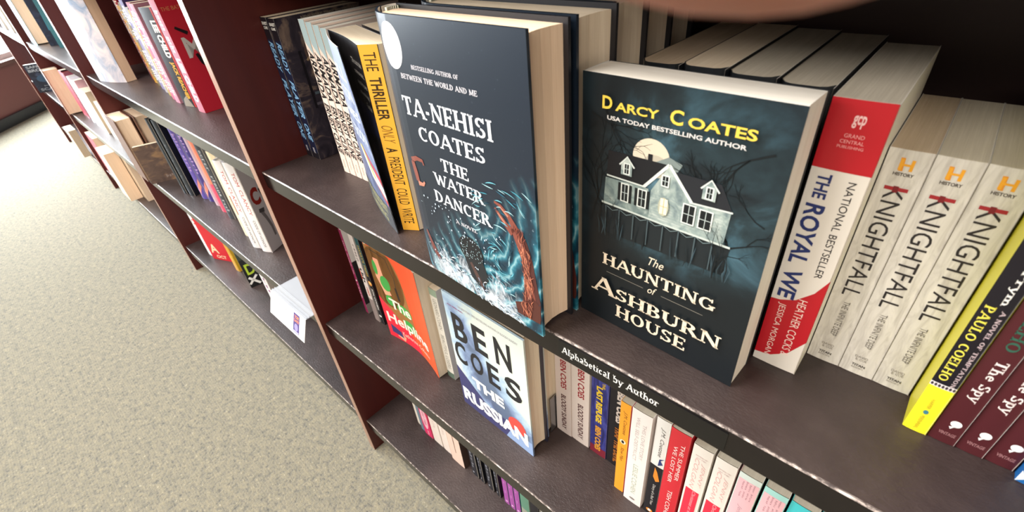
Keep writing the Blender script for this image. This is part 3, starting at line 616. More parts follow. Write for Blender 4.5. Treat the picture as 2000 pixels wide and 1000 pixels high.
ht += [('p', [(22, 141.5), (57.5, 142.5), (59.6, 119), (20.6, 118)], wall), ('p', [(88, 142.6), (115.5, 144.5), (114.4, 119), (88, 119)], wal2), ('p', [(20.6, 119), (119.5, 119), (117, 96), (22, 94)], M('#1b2328')),
       ('p', [(23.5, 163), (61, 163.6), (70.5, 163.6), (54.2, 143.6), (23, 144)], RF), ('p', [(73, 160.3), (106.5, 160.4), (116, 144.3), (88.2, 142.4)], RF2), ('r', 55.1, 161.5, 58.4, 168, RF),
       ('p', [(71, 163), (59.5, 142), (59.5, 119), (90, 119), (90, 142)], wal2), ('s', [(71.1, 164, 2.2), (54, 143.3, 2.2)], M('#d8dfda')), ('s', [(71.1, 164, 2.2), (89.5, 142.2, 2.2)], M('#d8dfda')), ('s', [(23, 143.6, 1.2), (54.5, 143.2, 1.2)], M('#cfd8d3')), ('s', [(88, 142, 1.2), (116.5, 143.8, 1.2)], M('#cfd8d3'))]
for i in range(10): ht.append(('s', [(60, 121 + i * 2.1, .22), (89.5, 121 + i * 2.1, .22)], M('#8699a0')))
for i in range(10): ht.append(('s', [(90.5, 121 + i * 2.1, .22), (114.8, 121 + i * 2.1, .22)], M('#93a5a5')))
def win(u0, v0, u1, v1, sh=0):
    ht.append(('r', u0 - .9, v0 - .9, u1 + .9, v1 + .9, M('#dfe6e0'))); ht.append(('r', u0, v0, u1, v1, WN)); c = (u0 + u1) / 2; d = (v0 + v1) / 2
    ht.append(('r', c - .25, v0, c + .25, v1, M('#b9c6c4'))); ht.append(('r', u0, d - .25, u1, d + .25, M('#b9c6c4')))
    if sh: ht.append(('r', u0 - 3.2, v0 - .6, u0 - 1, v1 + .6, WN)); ht.append(('r', u1 + 1, v0 - .6, u1 + 3.2, v1 + .6, WN))
win(36.5, 127, 41.5, 140.2, 1); win(50.5, 127.2, 56, 140, 1); win(96.5, 126.6, 104.2, 139.4, 0); win(85, 126.6, 92.5, 140, 0); win(67.7, 148.8, 71.8, 155.6)
for u in (39.8, 100.4):
    ht += [('p', [(u - 4.6, 147.9), (u + 4.2, 147.9), (u + 4.2, 156), (u, 161), (u - 4.6, 156)], wal2), ('s', [(u - 6, 154.8, 1.2), (u, 161.8, 1.2), (u + 6, 154.8, 1.2)], M('#d5ddd8'))]; win(u - 1.7, 149.3, u + 1.7, 156.4)
ht += [('e', 70.5, 133, 4.0, 7.2, M('#b3b5a0')), ('r', 68, 127.4, 73.4, 139.3, LITW), ('r', 70.4, 127.4, 70.9, 139.3, M('#c9a978')), ('r', 68, 133, 73.4, 133.5, M('#c9a978')),
       ('s', [(20, 121, 1.6), (72, 119.5, 1.4), (119.5, 119.5, 1.6)], M('#c4cfca'))]
for u in (24, 36, 48, 60, 72, 84, 96, 108): ht.append(('s', [(u, 119, .9), (u, 97, .7)], M('#4a5a60')))
for u in (30, 42, 54, 66, 78, 90, 102): ht.append(('s', [(u - 5, 118.5, .5), (u, 116.2, .5), (u + 5, 118.5, .5)], M('#75888c')))
for i in range(26): u = rn.uniform(18, 122); ht.append(('s', [(u, 92, .3), (u + rn.uniform(-2, 2), rn.uniform(96, 106), .9), (u + rn.uniform(-3, 3), rn.uniform(107, 112), .2)], M(rn.choice(['#2a3a42', '#3a4e58', '#1a2226', '#141b20']))))
tree(26, 92, 1.5, 12, 1.0, 5, rn); tree(112, 92, 1.5, 14, 1.2, 5, rn); tree(34, 92, 1.8, 9, .7, 4, rn)
ht += [('b', 'D', 18.4, 192.6, 26.3, 201.4, GOLD), ('b', 'ARCY', 28.8, 192.6, 61, 198.6, GOLD), ('b', 'C', 68.6, 191.6, 77.4, 201, GOLD), ('b', 'OATES', 80.5, 191.8, 121.3, 198.4, GOLD), ('b', 'USA TODAY BESTSELLING AUTHOR', 22.7, 185.6, 117, 188.6, M('#dcd9d6')),
       ('i', 'The', 64.5, 81.3, 77, 88.7, CT), ('S', 'HAUNTING', 23.4, 64.2, 119, 75, CT), ('r', 27.5, 57.1, 62.2, 57.5, M('#8a857c')), ('r', 78, 57.1, 111.5, 57.5, M('#8a857c')),
       ('i', 'of', 66.3, 55, 74, 61.8, CT), ('S', '^ASHBURN', 13, 32.6, 128, 49.2, CT), ('S', 'HOUSE', 38.7, 14.2, 103, 27, CT)]
hx, hy = .5885, .0510
h0 = book('large black paperback with a moonlit house and cream title, faced out', G1, hx, hy, Z1, .0295, .1415, .2145, rz=-2.6, face=True, fm=NIGHT, sm='#14191e', bm='#1c1f24', front=ht, pg=PGW, inner=WH)
lb4 = ['thick paperback standing behind the moonlit-house paperback, next to the blue hardcovers', 'thick paperback behind the moonlit-house paperback, second from the blue hardcovers', 'thick paperback behind the moonlit-house paperback, second from the red and white book', 'thick paperback behind the moonlit-house paperback, next to the red and white book']
for i, (xx, tt, hh) in enumerate([(.594, .0330, .2065), (.6275, .0330, .2075), (.661, .0330, .2060), (.6945, .0320, .2045)]):
    book(lb4[i], G1, xx, .1150 - i * .001, Z1, tt, .152, hh, fm='#1d2126', sm='#1d2126', pg=[PGB, PG, PGG, PGG][i], corner=.011)

RD = M('#bd1c27'); NB = M('#1f2f6b')
royal = [('p', [(0, 1), (1, 1), (1, .80), (0, .80)], RD), ('p', [(0, 0.035), (.35, .045), (.7, .085), (1, .165), (1, .44), (.8, .375), (.5, .325), (.2, .305), (0, .30)], RD),
         ('b', 'gcp', .42, .925, .62, .96, M('#f0c9c6')), ('t', 'GRAND', .36, .898, .68, .909, M('#e8a5a3')), ('t', 'CENTRAL', .32, .882, .70, .892, M('#e8a5a3')), ('t', 'PUBLISHING', .30, .868, .72, .876, M('#e8a5a3')),
         ('Dt', 'NATIONAL BESTSELLER', .68, .225, .82, .565, INK), ('Db', 'THE', .16, .215, .40, .295, NB), ('Db', 'ROYAL', .10, .315, .46, .535, NB), ('Db', 'WE', .10, .56, .46, .68, NB),
         ('Dt', 'HEATHER COCKS &', .56, .665, .74, .93, M('#f3d9cf')), ('Dt', 'JESSICA MORGAN', .18, .705, .36, .955, M('#f3d9cf'))]
book('thick red and white paperback with dark blue title on its spine', G1, .7316, .0850, Z1, .0308, .137, .2085, fm='#e9e4dc', sm='#e4ded4', spine=royal, pg=PGG)
kn = [('p', [(.36, .925), (.46, .925), (.43, .972), (.33, .972)][::-1], M('#e0912a')), ('b', 'H', .34, .928, .66, .968, M('#eaa52c')), ('b', 'HISTORY', .28, .908, .74, .920, M('#4a4038')),
      ('Dt', 'KNIGHTFALL', .26, .135, .72, .625, M('#2b2728')), ('r', .22, .8525, .76, .8660, M('#a2282f')), ('r', .42, .846, .54, .870, M('#7a1f26')), ('Dt', 'THE INFINITE DEEP', .42, .655, .60, .845, M('#6d6862')), ('t', 'DAVID', .30, .093, .66, .105, M('#8d877f')), ('t', 'B. COE', .34, .078, .66, .090, M('#8d877f')),
      ('b', 'TITAN', .30, .045, .68, .058, M('#4f4a45')), ('t', 'BOOKS', .32, .032, .66, .041, M('#9a948c'))]
for i, lb in enumerate(['pale grey marbled paperback with a golden H, next to the red and white book', 'pale grey marbled paperback with a golden H, middle of the three', 'pale grey marbled paperback with a golden H, beside the yellow and black book']):
    book(lb, G1, .7632 + i * .0222, .1135, Z1, .0220, .112, .1755 , fm=MARBLE, sm=MARBLE, spine=kn, pg=[PGB, PGG, PGG][i])
YL = M('#e8e12c'); YT = M('#e9de55')
coe = [('r', 0, .225, 1, 1, M('#17141c')), ('r', 0, .213, 1, .230, M('#e5dfe0')), ('DS', 'PAULO COELHO', .14, .455, .50, .755, YT), ('DS', 'Miss Prym', .44, .22, .80, .445, WH), ('DS', 'the devil and', .52, .06, .80, .20, WH), ('DS', 'A NOVEL OF TEMPTATION', .70, .46, .86, .77, M('#cdb9bd')),
       ('Dt', 'HARPER', .42, .84, .56, .885, M('#b79a2a')), ('e', .5, .098, .10, .009, M('#3c7a8a')), ('Dt', 'PERENNIAL', .42, .92, .56, .985, M('#b79a2a'))]
for i in range(7): coe.append(('e', .08 + i * .14, .222, .05, .006, M('#3a3036')))
cb = book('yellow paperback with a black spine panel and yellow author lettering', G1, .8310, .0835, Z1, .0128, .137, .203, fm='#e8e12c', sm=YL, bm='#d9d23c', spine=coe, pg=PGW)
MA = M('#4a1a20'); 
spy = [('DS', 'The Spy', .30, .62, .80, .80, M('#f0e3e0')), ('DS', 'PAULO COELHO', .34, .18, .76, .58, M('#2f5b4b')), ('e', .60, .095, .20, .014, M('#f2eeee')), ('p', [(.42, .078), (.62, .084), (.5, .068)], M('#f2eeee')), ('b', 'VINTAGE', .22, .036, .84, .050, M('#9b6d70'))]
for i, lb in enumerate(['dark maroon paperback with white spine title, beside the yellow book', 'dark maroon paperback with white spine title, middle of three', 'dark maroon paperback with white spine title, next to the blue book']):
    book(lb, G1, .8447 + i * .0142, .0845 + .0008 * i, Z1, .0139, .134, .203, fm=MA, sm=MA, spine=spy, pg=PGW)
book('blue paperback with a small white emblem, at the right end of the upper shelf', G1, .8880, .0800, Z1, .020, .134, .205, fm='#1b5e9c', sm='#1d5f9f', pg=PGW,
     spine=[('e', .42, .055, .2, .016, WH), ('e', .52, .078, .14, .014, WH), ('p', [(.5, 0), (1, 0), (1, .09)], M('#4f9a62')), ('p', [(0, 0), (.16, .02), (0, .05)], M('#dfe9ef'))])
book('teal paperback standing to the right of the blue one', G1, .9090, .0810, Z1, .024, .134, .205, fm='#2f6f73', sm='#2f6f73', pg=PGW)

# the black category strip on the shelf edge
mb = MB(); mb.box(0, .150, -.0008, 0, 0, .0195, M('#0c0b0c', .3))
P = Panel(mb, lambda u, v, d: (u, -.0008 - d, v), .150, .0195, .001, .001); P.item(('S', 'Alphabetical by Author', 3.5, 3.4, 98, 14.6, WH))
sl = mb.build('shelf_label'); sl.location = (.5945, SY - .0001, Z1 - .0235); tag(sl, 'black label strip with white lettering on the upper shelf edge', 'label')

# ------------------------------------------------------------------ nearest bookcase, middle shelf
G2 = 'books on the middle shelf of the nearest bookcase'
book('thin book with a magenta spine, against the bookcase side panel', G2, .0310, .0810, Z2, .0110, .140, .202, fm='#1d1a1c', sm='#8c2450', bm='#8c2450', pg=PGW,
     spine=[('Dm', 16, .3, .12, .7, .5, M('#e5b9c8')), ('e', .5, .42, .2, .01, WH), ('Dm', 5, .3, .62, .7, .8, M('#e5b9c8'))], front=[('r', 0, 130, 140, 202, M('#d9d5d2')), ('r', 0, 0, 140, 24, M('#8a8380'))])
book('white and grey book with black spine lettering, between the magenta spine and the teal spine', G2, .0665, .0800, Z2, .0165, .140, .2065, fm='#b9b0ac', sm='#cfc6c1', pg=PGW,
     spine=[('r', 0, 0, 1, .28, M('#8d7f7b')), ('Dm', 3, .2, .36, .8, .52, INK), ('Dm', 5, .3, .1, .7, .28, M('#8d8582')), ('Dm', 5, .3, .58, .7, .68, M('#c25a50')), ('r', .0, .50, .2, .62, M('#d0483c'))])
book('black paperback with a teal top and gold spine lettering', G2, .0838, .0815, Z2, .0135, .135, .205, fm='#1a1c20', sm='#1a1c20', pg=PGW,
     spine=[('r', 0, .62, 1, 1, M('#1e4b4f')), ('Db', "HARRY'S TREES", .25, .08, .75, .42, M('#b99a52')), ('e', .5, .50, .42, .028, M('#d08a3c')), ('e', .5, .505, .25, .016, M('#f0c77a')), ('Db', 'JON COHEN', .28, .56, .74, .82, M('#e8e2da')), ('e', .5, .1, .3, .012, WH)])
OR = M('#ee5426'); PK = M('#f2a585'); HR = M('#9a6a35'); GR = M('#3fa046'); RR = M('#e0283c')
hl = [('e', 30, 150, 52, 66, HR), ('p', [(0, 60), (92, 60), (84, 150), (60, 205), (0, 214)], HR), ('s', [(22, 190, 12), (20, 150, 20), (30, 112, 18)], PK), ('s', [(12, 206, 2), (50, 198, 1.8), (60, 160, 1.8), (58, 124, 1.8)], M('#2c2018')), ('s', [(57, 140, 6), (60, 112, 7)], M('#2c2018')),
      ('p', [(0, 0), (96, 0), (84, 24), (52, 48), (22, 78), (0, 100)], RR), ('e', 30, 138, 12, 17, GR), ('e', 68, 92, 22, 12, GR), ('e', 30, 100, 10, 12, GR), ('e', 74, 58, 22, 13, GR), ('e', 14, 168, 5, 16, GR),
      ('s', [(26, 16, 16), (44, 8, 14)], PK), ('p', [(10, 34), (36, 24), (40, 10), (10, 14)], M('#3a3a6a')),
      ('b', 'The', 27, 82, 86, 106, M('#f6e6d8')), ('b', 'Helpline', 8, 34, 134, 66, M('#f6e6d8')), ('t', 'Katherine Collette', 40, 19, 128, 29, M('#f6d9c4'))]
def curl(u): return -.011 * math.sin(u / .158 * math.pi)
book('orange paperback with a curly brown head wearing a headset, faced out and bowed', G2, .1290, .0735, Z2, .034, .158, .2300, rz=-4.6, face=True, fm=OR, sm='#c83f1c', bm='#20284e', front=hl, pg=PG, fcurve=curl, cuts=[.02, .04, .06, .08, .1, .12, .14])
book('navy jacketed hardcover just behind the bowed orange paperback', G2, .1220, .1100, Z2, .028, .162, .2320, rz=-4.6, face=True, hard=True, fm='#27305c', sm='#27305c', pg=PGG)
book('slim grey-white paperback with green ends, left of the blue-white hardcover', G2, .2930, .0755, Z2, .0185, .135, .198, fm='#d8d6cc', sm='#d9d5ca', pg=PG,
     spine=[('r', 0, .93, 1, 1, M('#8fa38e')), ('r', 0, 0, 1, .07, M('#5c6f62')), ('Dt', 'LEONARD COHEN', .35, .10, .75, .42, M('#8a867c')), ('Dt', 'BEAUTIFUL LOSERS', .35, .48, .75, .88, M('#8a867c'))])
RB = M('#1a1a1f')
ru = [('t', 'THE NEW YORK TIMES BESTSELLING AUTHOR OF BLOODY SUNDAY', 30, 222, 140, 226, M('#9a8f95')), ('m', 19, 8, 216, 40, 219, M('#b04a78')), ('p', [(0, 0), (150, 0), (150, 14), (100, 40), (60, 40), (0, 90)], M('#3a3a66')),
      ('p', [(96, 0), (150, 0), (150, 30), (110, 30)], M('#8fa6cc')), ('e', 122, 46, 17, 17, M('#d8493f')),
      *[('b', c_, a_, b_, e_, f_, RB) for c_, a_, b_, e_, f_ in (('B', 12, 154, 40, 205), ('E', 54, 157, 80, 208), ('N', 96, 161, 125, 211), ('C', 5, 103, 29, 149), ('O', 39, 105, 64, 147), ('E', 74, 104, 97, 149), ('S', 108, 105, 138, 149))], ('B', 'THE', 34, 66, 100, 88, WH), ('B', 'RUSSIAN', 4, 14, 142, 44, WH)]
r0 = book('pale blue hardcover with large black capitals and a red circle, faced out', G2, .3560, .0560, Z2, .0330, .150, .2370, rz=-1.5, face=True, hard=True, fm=RUSS, sm='#4a4a72', bm='#2a2a3a', front=ru, pg=PG)
dup(r0, (.3530, .0930, Z2 + .0003), r0.rotation_euler.z, 'hardcover right behind the pale blue one with large black capitals')
# steel bookend keeping that stack upright
be = empty('bookend', (.5000, .1000, Z2 + .0004), 0, 'small grey steel bookend beside the stack of pale blue hardcovers', 'bookend')
STL = M('#9a9a9c', .28, .9)
mb = MB(); mb.box(0, .0012, 0, .060, 0, .075, STL); mb.build('upright', be); mb = MB(); mb.box(-.001, .0012, 0, .06, 0, .0008, STL); mb.build('foot', be)
bs = [('Db', 'BEN COES', .36, .10, .72, .42, M('#9a2430')), ('Db', 'BLOODY SUNDAY', .36, .50, .68, .94, M('#5c3a3a'))]
book('pale paperback with red author lettering, left of its twin', G2, .5030, .1115, Z2, .0265, .108, .177, fm='#dcd0ca', sm='#d9ccc6', spine=bs, pg=PGG)
book('pale paperback with red author lettering, beside the blue paperback', G2, .5300, .1125, Z2, .0290, .108, .177, fm='#e0d6d0', sm='#ddd2cb', spine=bs, pg=PGG)
book('blue paperback with yellow title lettering', G2, .5615, .1130, Z2, .0262, .108, .176, fm=BLUEST, sm=BLUEST, pg=PGG,
     spine=[('r', 0, 0, 1, .10, M('#7e1f33')), ('t', 'NEW YORK TIMES', .3, .94, .8, .955, M('#aab0d8')), ('DB', 'THE', .62, .10, .78, .16, M('#c8a932')), ('DB', 'LAST REFUGE', .30, .16, .66, .58, M('#e8c832')), ('DB', 'BEN COES', .30, .63, .66, .94, M('#d89a32'))])
book('black paperback with white and orange lettering, behind the orange spine', G2, .5885, .1135, Z2, .0290, .108, .178, fm='#17151c', sm='#17151c', pg=PGG,
     spine=[('DB', 'BEN COES', .36, .10, .74, .45, M('#d9d2cc')), ('DB', 'TRAP THE DEVIL', .36, .50, .70, .95, M('#a8672a'))])
book('slim orange paperback with a small penguin oval', G2, .6180, .0875, Z2, .0138, .130, .1830, fm='#b8262c', sm='#f0a02c', bm='#f0a02c', pg=PGG,
     spine=[('Di', 'J.M. Coetzee', .32, .08, .72, .32, M('#7a4a18')), ('e', .5, .60, .28, .022, M('#f6e6c8')), ('e', .5, .60, .14, .016, INK), ('Di', 'Slow Man', .36, .46, .68, .62, M('#8a5a20'))])
book('white paperback with pale green and grey lettering, right of the orange spine', G2, .6345, .0840, Z2, .0248, .132, .1890, fm='#e9dcd6', sm='#ece0da', pg=PGG,
     spine=[('Dt', 'THIS LOVE STORY', .58, .10, .76, .46, M('#b9aeab')), ('Dt', 'WILL SELF-DESTRUCT', .26, .06, .44, .50, M('#b9aeab')), ('Dt', 'LESLIE COHEN', .36, .54, .62, .88, M('#a9b8a4')), ('e', .5, .05, .16, .012, M('#8a8480'))])
book('paperback with a white upper and black lower spine and orange emblem', G2, .6630, .0850, Z2, .0165, .130, .1960, fm='#dcd8d2', sm='#dcd8d2', pg=PGG,
     spine=[('r', 0, 0, 1, .56, M('#17161a')), ('Di', 'J.M. Coetzee', .36, .07, .72, .34, M('#5d5853')), ('p', [(.55, .57), (.9, .60), (.7, .63), (.95, .66), (.6, .64)], M('#2b3a70')), ('p', [(.4, .54), (.62, .5), (.86, .42), (.6, .40), (.36, .44)], M('#e0842a')),
            ('Dt', 'Diary of a Bad Year', .40, .64, .66, .88, M('#c9c4bd')), ('e', .5, .05, .26, .018, M('#e0842a')), ('e', .5, .05, .13, .012, WH)])
book('red paperback with white title lettering in two lines', G2, .6800, .0840, Z2, .0218, .134, .1945, fm='#c4262f', sm='#c52a33', pg=PGG,
     spine=[('Dt', 'THE SUMMER', .60, .10, .80, .45, M('#f6dad3')), ('Dt', 'WE LOST HER', .28, .14, .48, .50, M('#f6dad3')), ('Dt', 'TISH COHEN', .42, .58, .66, .90, M('#f6dad3'))])
jc = [('Di', 'JENNY', .56, .13, .80, .36, M('#d9aaa6')), ('Di', 'COLGAN', .22, .11, .46, .40, M('#d9aaa6')), ('m', 18, .2, .91, .8, .925, M('#d9c0bb')), ('m', 13, .25, .89, .75, .905, M('#d9c0bb')), ('r', .10, .08, .82, .585, M('#dc2f45')), ('Di', 'Christmas at Rosie Hopkins', .42, .42, .66, .88, M('#f0a8ac')), ('e', .82, .33, .1, .28, M('#f0c23c'))]
jc = jc[:-1]
book('white paperback with a red panel on its spine, beside the red paperback', G2, .7050, .0835, Z2, .0205, .132, .1900, fm='#e3dcd2', sm='#e0d8ce', spine=jc, pg=PGG)
book('white paperback with a red panel on its spine, beside the pink paperbacks', G2, .7280, .0835, Z2, .0210, .132, .1900, fm='#e3dcd2', sm='#e0d8ce', spine=jc, pg=PGG)
pj = [('r', .04, .0, .96, .955, M('#e3b3b8'))] + [('Dm', 12 - i, .72 - i * .16, .05 + .01 * (i % 2), .82 - i * .16, .20, M('#b98a92')) for i in range(4)] + [('Di', 'Jenny Colgan', .36, .27, .62, .55, M('#b08a94')), ('Dm', 17, .36, .6, .62, .92, M('#a87a86'))]
book('pink paperback beside the white and red ones', G2, .7510, .0830, Z2, .0205, .132, .1900, fm='#cfd8d0', sm='#ccd6ce', bm='#e3b3b8', spine=pj, pg=PGG)
book('pink paperback with a pale teal edge, beside the turquoise paperback', G2, .7740, .0830, Z2, .0205, .132, .1900, fm='#2fb5b8', sm='#9fd0c8', spine=pj, pg=PGG)
tq = [('Dt', 'Jenny Colgan', .36, .2, .62, .5, M('#d9f0ee'))]
book('turquoise paperback at the right end, beside the pink paperbacks', G2, .7965, .0840, Z2, .0220, .132, .1900, fm='#3fc0c4', sm='#45c2c6', spine=tq, pg=PGG)
book('turquoise paperback at the right end, outermost in view', G2, .8200, .0840, Z2, .0220, .132, .1890, fm='#3fc0c4', sm='#45c2c6', spine=tq, pg=PGG)

# ------------------------------------------------------------------ nearest bookcase, bottom shelf
G3 = 'books on the bottom shelf of the nearest bookcase'
book('thin cream book on the bottom shelf, left of the grey-blue one', G3, .0980, .0850, Z3, .0150, .135, .205, fm='#e5dccf', sm='#e5dccf')
book('thin grey-blue book on the bottom shelf, left of the pink spine', G3, .1170, .0805, Z3, .0130, .135, .200, fm='#5f7484', sm='#6c8090')
book('bright pink paperback with a white oval panel on its spine', G3, .1325, .0790, Z3, .0280, .135, .205, fm='#e0326a', sm='#e0326a', spine=[('e', .5, .33, .36, .20, M('#f3c3cf')), ('Dm', 3, .25, .22, .75, .42, M('#f6d5de')), ('Dm', 6, .42, .90, .7, .97, M('#f6d5de')), ('Dm', 13, .3, .55, .7, .8, M('#d36a86'))])
book('white book beside the bright pink spine', G3, .1640, .0800, Z3, .0310, .135, .205, fm='#efe4da', sm='#efe3d9', spine=[('Dm', 12, .4, .2, .65, .7, M('#dccbc0'))])
book('white book between another white one and the peach block', G3, .1980, .0800, Z3, .0250, .135, .205, fm='#efe0d6', sm='#efe0d6', spine=[('Dm', 10, .4, .2, .65, .7, M('#dccbc0'))])
book('thick peach-coloured book on the bottom shelf, before the black spines', G3, .2300, .0760, Z3, .0410, .140, .205, fm='#4a3a34', sm='#eccdbc', spine=[('Dm', 1, .48, .4, .54, .8, M('#8f7060'))])
bk = [('Dm', 11, .30, .25, .62, .85, M('#8b8d96')), ('e', .4, .06, .1, .01, M('#b9bcc4'))]
for i, (xx, tt, lb) in enumerate([(.2865, .0245, 'thick black hardcover with grey lettering, beside the peach block'), (.3130, .0150, 'slim black hardcover on the bottom shelf, second of the four'), (.3340, .0215, 'black hardcover on the bottom shelf, third of the four'), (.3590, .0150, 'slim black hardcover beside the violet paperbacks')]):
    book(lb, G3, xx, .0800, Z3, tt, .145, .215, hard=True, fm='#17171d', sm='#1e1f27', spine=bk)
vi = [('Dm', 7, .35, .3, .65, .8, M('#c98ac4')), ('e', .5, .055, .2, .012, M('#f0d2ea'))]
for i, (xx, lb) in enumerate([(.3845, 'violet paperback beside the black hardcovers'), (.4000, 'violet paperback, middle of the three'), (.4155, 'violet paperback beside the grey-green book')]):
    book(lb, G3, xx, .0800, Z3, .0138, .130, .200, fm='#1d4a66', sm='#a3509e', bm='#a3509e', spine=vi)
book('grey-green book on the bottom shelf, right of the violet paperbacks', G3, .4320, .0800, Z3, .022, .135, .205, fm='#8d9a8a', sm='#9a9c8c', spine=[('r', 0, .2, 1, .6, M('#5f8a74'))])
book('black book on the bottom shelf, right of the grey-green one', G3, .4560, .0800, Z3, .021, .135, .205, fm='#17161a', sm='#17161a')
book('grey-brown book on the bottom shelf with white lettering', G3, .4790, .0800, Z3, .016, .135, .205, fm='#6d665c', sm='#7a7468', spine=[('Dm', 9, .3, .5, .8, .95, WH)])
book('dark brown book on the bottom shelf, rightmost in view', G3, .4970, .0800, Z3, .028, .135, .205, fm='#2e2a28', sm='#35302c')

# ------------------------------------------------------------------ second bookcase
H1 = 'books on the upper shelf of the second bookcase'; H2 = 'books on the middle shelf of the second bookcase'; H3 = 'books on the bottom shelf of the second bookcase'
def bow(u): return .007 * math.sin(u / .128 * math.pi)
book('white jacketed book with a bowed cover, faced out on the upper shelf', H1, -1.1220, .0160, Z1, .030, .128, .2200, rz=19, face=True, fm=WHITEJ, sm='#dfe3ea', bm='#4a2030', pg=PGP, fcurve=bow, cuts=[.015, .03, .045, .06, .08, .1, .12])
def thr(name_, c1): return [('Db', name_, .25, .05, .75, .45, c1) if name_ else ('Dm', 9, .25, .08, .75, .42, c1), ('Dm', 10, .25, .55, .75, .92, c1)]
rowB = [(-.995, .118, .026, '#3a1024', '#3a1222', 'dark plum paperback, left end of the thriller row'), (-.955, .112, .028, '#901824', '#8c1420', 'red paperback with pale lettering, beside the dark plum one'), (-.905, .104, .030, '#b08418', '#a87a14', 'golden yellow paperback with dark lettering'), (-.850, .098, .030, '#b8901c', '#5a4a18', 'yellow and black paperback in the thriller row'),
        (-.800, .092, .028, '#4a3a68', '#6a608a', 'pale violet paperback in the thriller row'), (-.750, .086, .028, '#3a2f5c', '#8a8488', 'pale grey paperback with a dark violet cover side'), (-.700, .080, .030, '#a83a58', '#8f7a34', 'cream paperback with a pink cover side'), (-.655, .074, .030, '#8a4058', '#a04a62', 'pink paperback in the thriller row, next to the white-pink one'), (-.615, .070, .028, '#b88090', '#b87a8c', 'white and pink paperback beside the black thriller')]
for xx, yy, tt, fc_, sc_, lb in rowB:
    book(lb, H1, xx, yy, Z1, tt, .135, .205 + .012 * math.sin(xx * 37), fm=M(fc_, .7), sm=M(sc_, .7), bm=M(sc_, .7), spine=thr('LEE CHILD' if yy > .10 else '', M('#e9e0c4') if sc_ != '#a87a14' else INK), rz=3)
book('black paperback with red and gold spine lettering, before the pink spine', H1, -.5560, .0700, Z1, .046, .130, .208, rz=16, fm='#1c1614', sm='#17131a', bm='#17131a',
     spine=[('DB', 'LEE CHILD', .45, .12, .85, .48, WH), ('r', .86, 0, 1, 1, M('#b3262c')), ('DB', 'JACK REACHER', .45, .52, .80, .92, M('#c99a2c')), ('p', [(.05, .0), (.8, 0), (.5, .12), (.2, .08)], M('#8b8378'))], front=[('e', 40, 120, 16, 14, M('#b98a2e')), ('e', 46, 84, 12, 14, M('#d9a23a'))])
book('red paperback with a pink spine, white letter and black gun on the cover', H1, -.4740, .0740, Z1, .033, .130, .2280, rz=5, fm='#c42436', sm=M('#b87080', .7), bm=M('#b87080', .7), pg=PGW,
     spine=[('DB', 'LEE CHILD', .25, .50, .80, .90, M('#f6ecee')), ('Dm', 10, .25, .1, .75, .45, M('#f3e3e6'))],
     front=[('t', 'THE BATT', 4, 203, 46, 210, M('#d88a5a')), ('s', [(14, 172, 5), (34, 158, 7)], M('#1d1518')), ('b', 'M', 17, 112, 50, 152, M('#cfc9c4')), ('s', [(34, 118, 6), (40, 100, 10), (46, 92, 9)], M('#1d1518'))])
book('dark blue paperback in the corner behind the red one with a white letter', H1, -.3900, .1350, Z1, .040, .130, .150, rz=4, fm='#1e2440', sm='#232a4c')
CLR = M('#a8322a')
book('cream-edged hardcover faced out flush with the shelf edge, beside the bookcase side', H2, -1.2730, -.0040, Z2, .046, .118, .212, rz=0, face=True, hard=True, fm='#6b4a3c', sm='#6b4a3c', pg=PGP)
book('cream-edged hardcover standing behind the flush one on the middle shelf', H2, -1.2640, .0460, Z2, .044, .132, .214, rz=0, face=True, hard=True, fm='#6b4a3c', sm='#6b4a3c', pg=PGP)
book('grey-violet book behind the cream-edged hardcovers', H2, -1.2560, .0940, Z2, .030, .145, .216, rz=0, face=True, fm='#7d7890', sm='#7d7890', pg=PGG)
book('tan book with a red back, furthest in behind the cream-edged hardcovers', H2, -1.2500, .1270, Z2, .028, .150, .216, rz=0, face=True, fm='#a08a5c', sm='#a08a5c', bm='#b3202a', pg=PGG)
book('small brown paperback standing on its long side, its dusky cover facing the aisle', H2, -1.1330, .0030, Z2, .014, .150, .130, rz=-20, fm=BROWNP, sm='#e9ddcb', bm='#4f3f3a', pg=PG, inner=WH,
     front=[('m', 11, 50, 12, 140, 22, M('#8f7f78')), ('e', 110, 60, 24, 16, M('#8d6840'))])
DK = '#171b21'
book('thin black hardcover on the middle shelf, in front of the cream-edged books', H2, -.9450, .0400, Z2, .0220, .150, .2430, rz=20, hard=True, fm=DK, sm='#20262c')
book('thick black hardcover with faint grey title, beside the violet book', H2, -.9120, .0470, Z2, .0300, .150, .2430, rz=20, hard=True, fm=DK, sm='#20262c', spine=[('Dm', 10, .2, .3, .5, .8, M('#5c646c'))], front=[('m', 4, 40, 150, 80, 160, M('#59626a'))])
pu = [('Dm', 11, .3, .1, .7, .6, M('#b79ad0')), ('s', [(.2, .1, .1), (.8, .24, .12)], M('#d98a7a'))]
book('purple hardcover with a pale top edge, beside the thick black one', H2, -.8480, .0640, Z2, .0280, .150, .2340, rz=22, hard=True, fm='#43367e', sm='#5a4a9a', spine=pu)
book('dark purple hardcover with an orange streak, right of the lighter purple one', H2, -.8080, .0700, Z2, .0270, .150, .2340, rz=22, hard=True, fm='#4a3f86', sm='#42367c', spine=pu)
book('grey-pink hardcover with speckled jacket, right of the purple ones', H2, -.7580, .0720, Z2, .0300, .150, .2300, rz=22, hard=True, fm='#8c7a86', sm='#b79aa4')
book('orange and pink hardcover on the middle shelf', H2, -.7000, .0680, Z2, .0280, .150, .2260, rz=22, hard=True, fm='#e0705a', sm='#e8866a', spine=[('r', 0, 0, 1, .4, M('#e8506a'))])
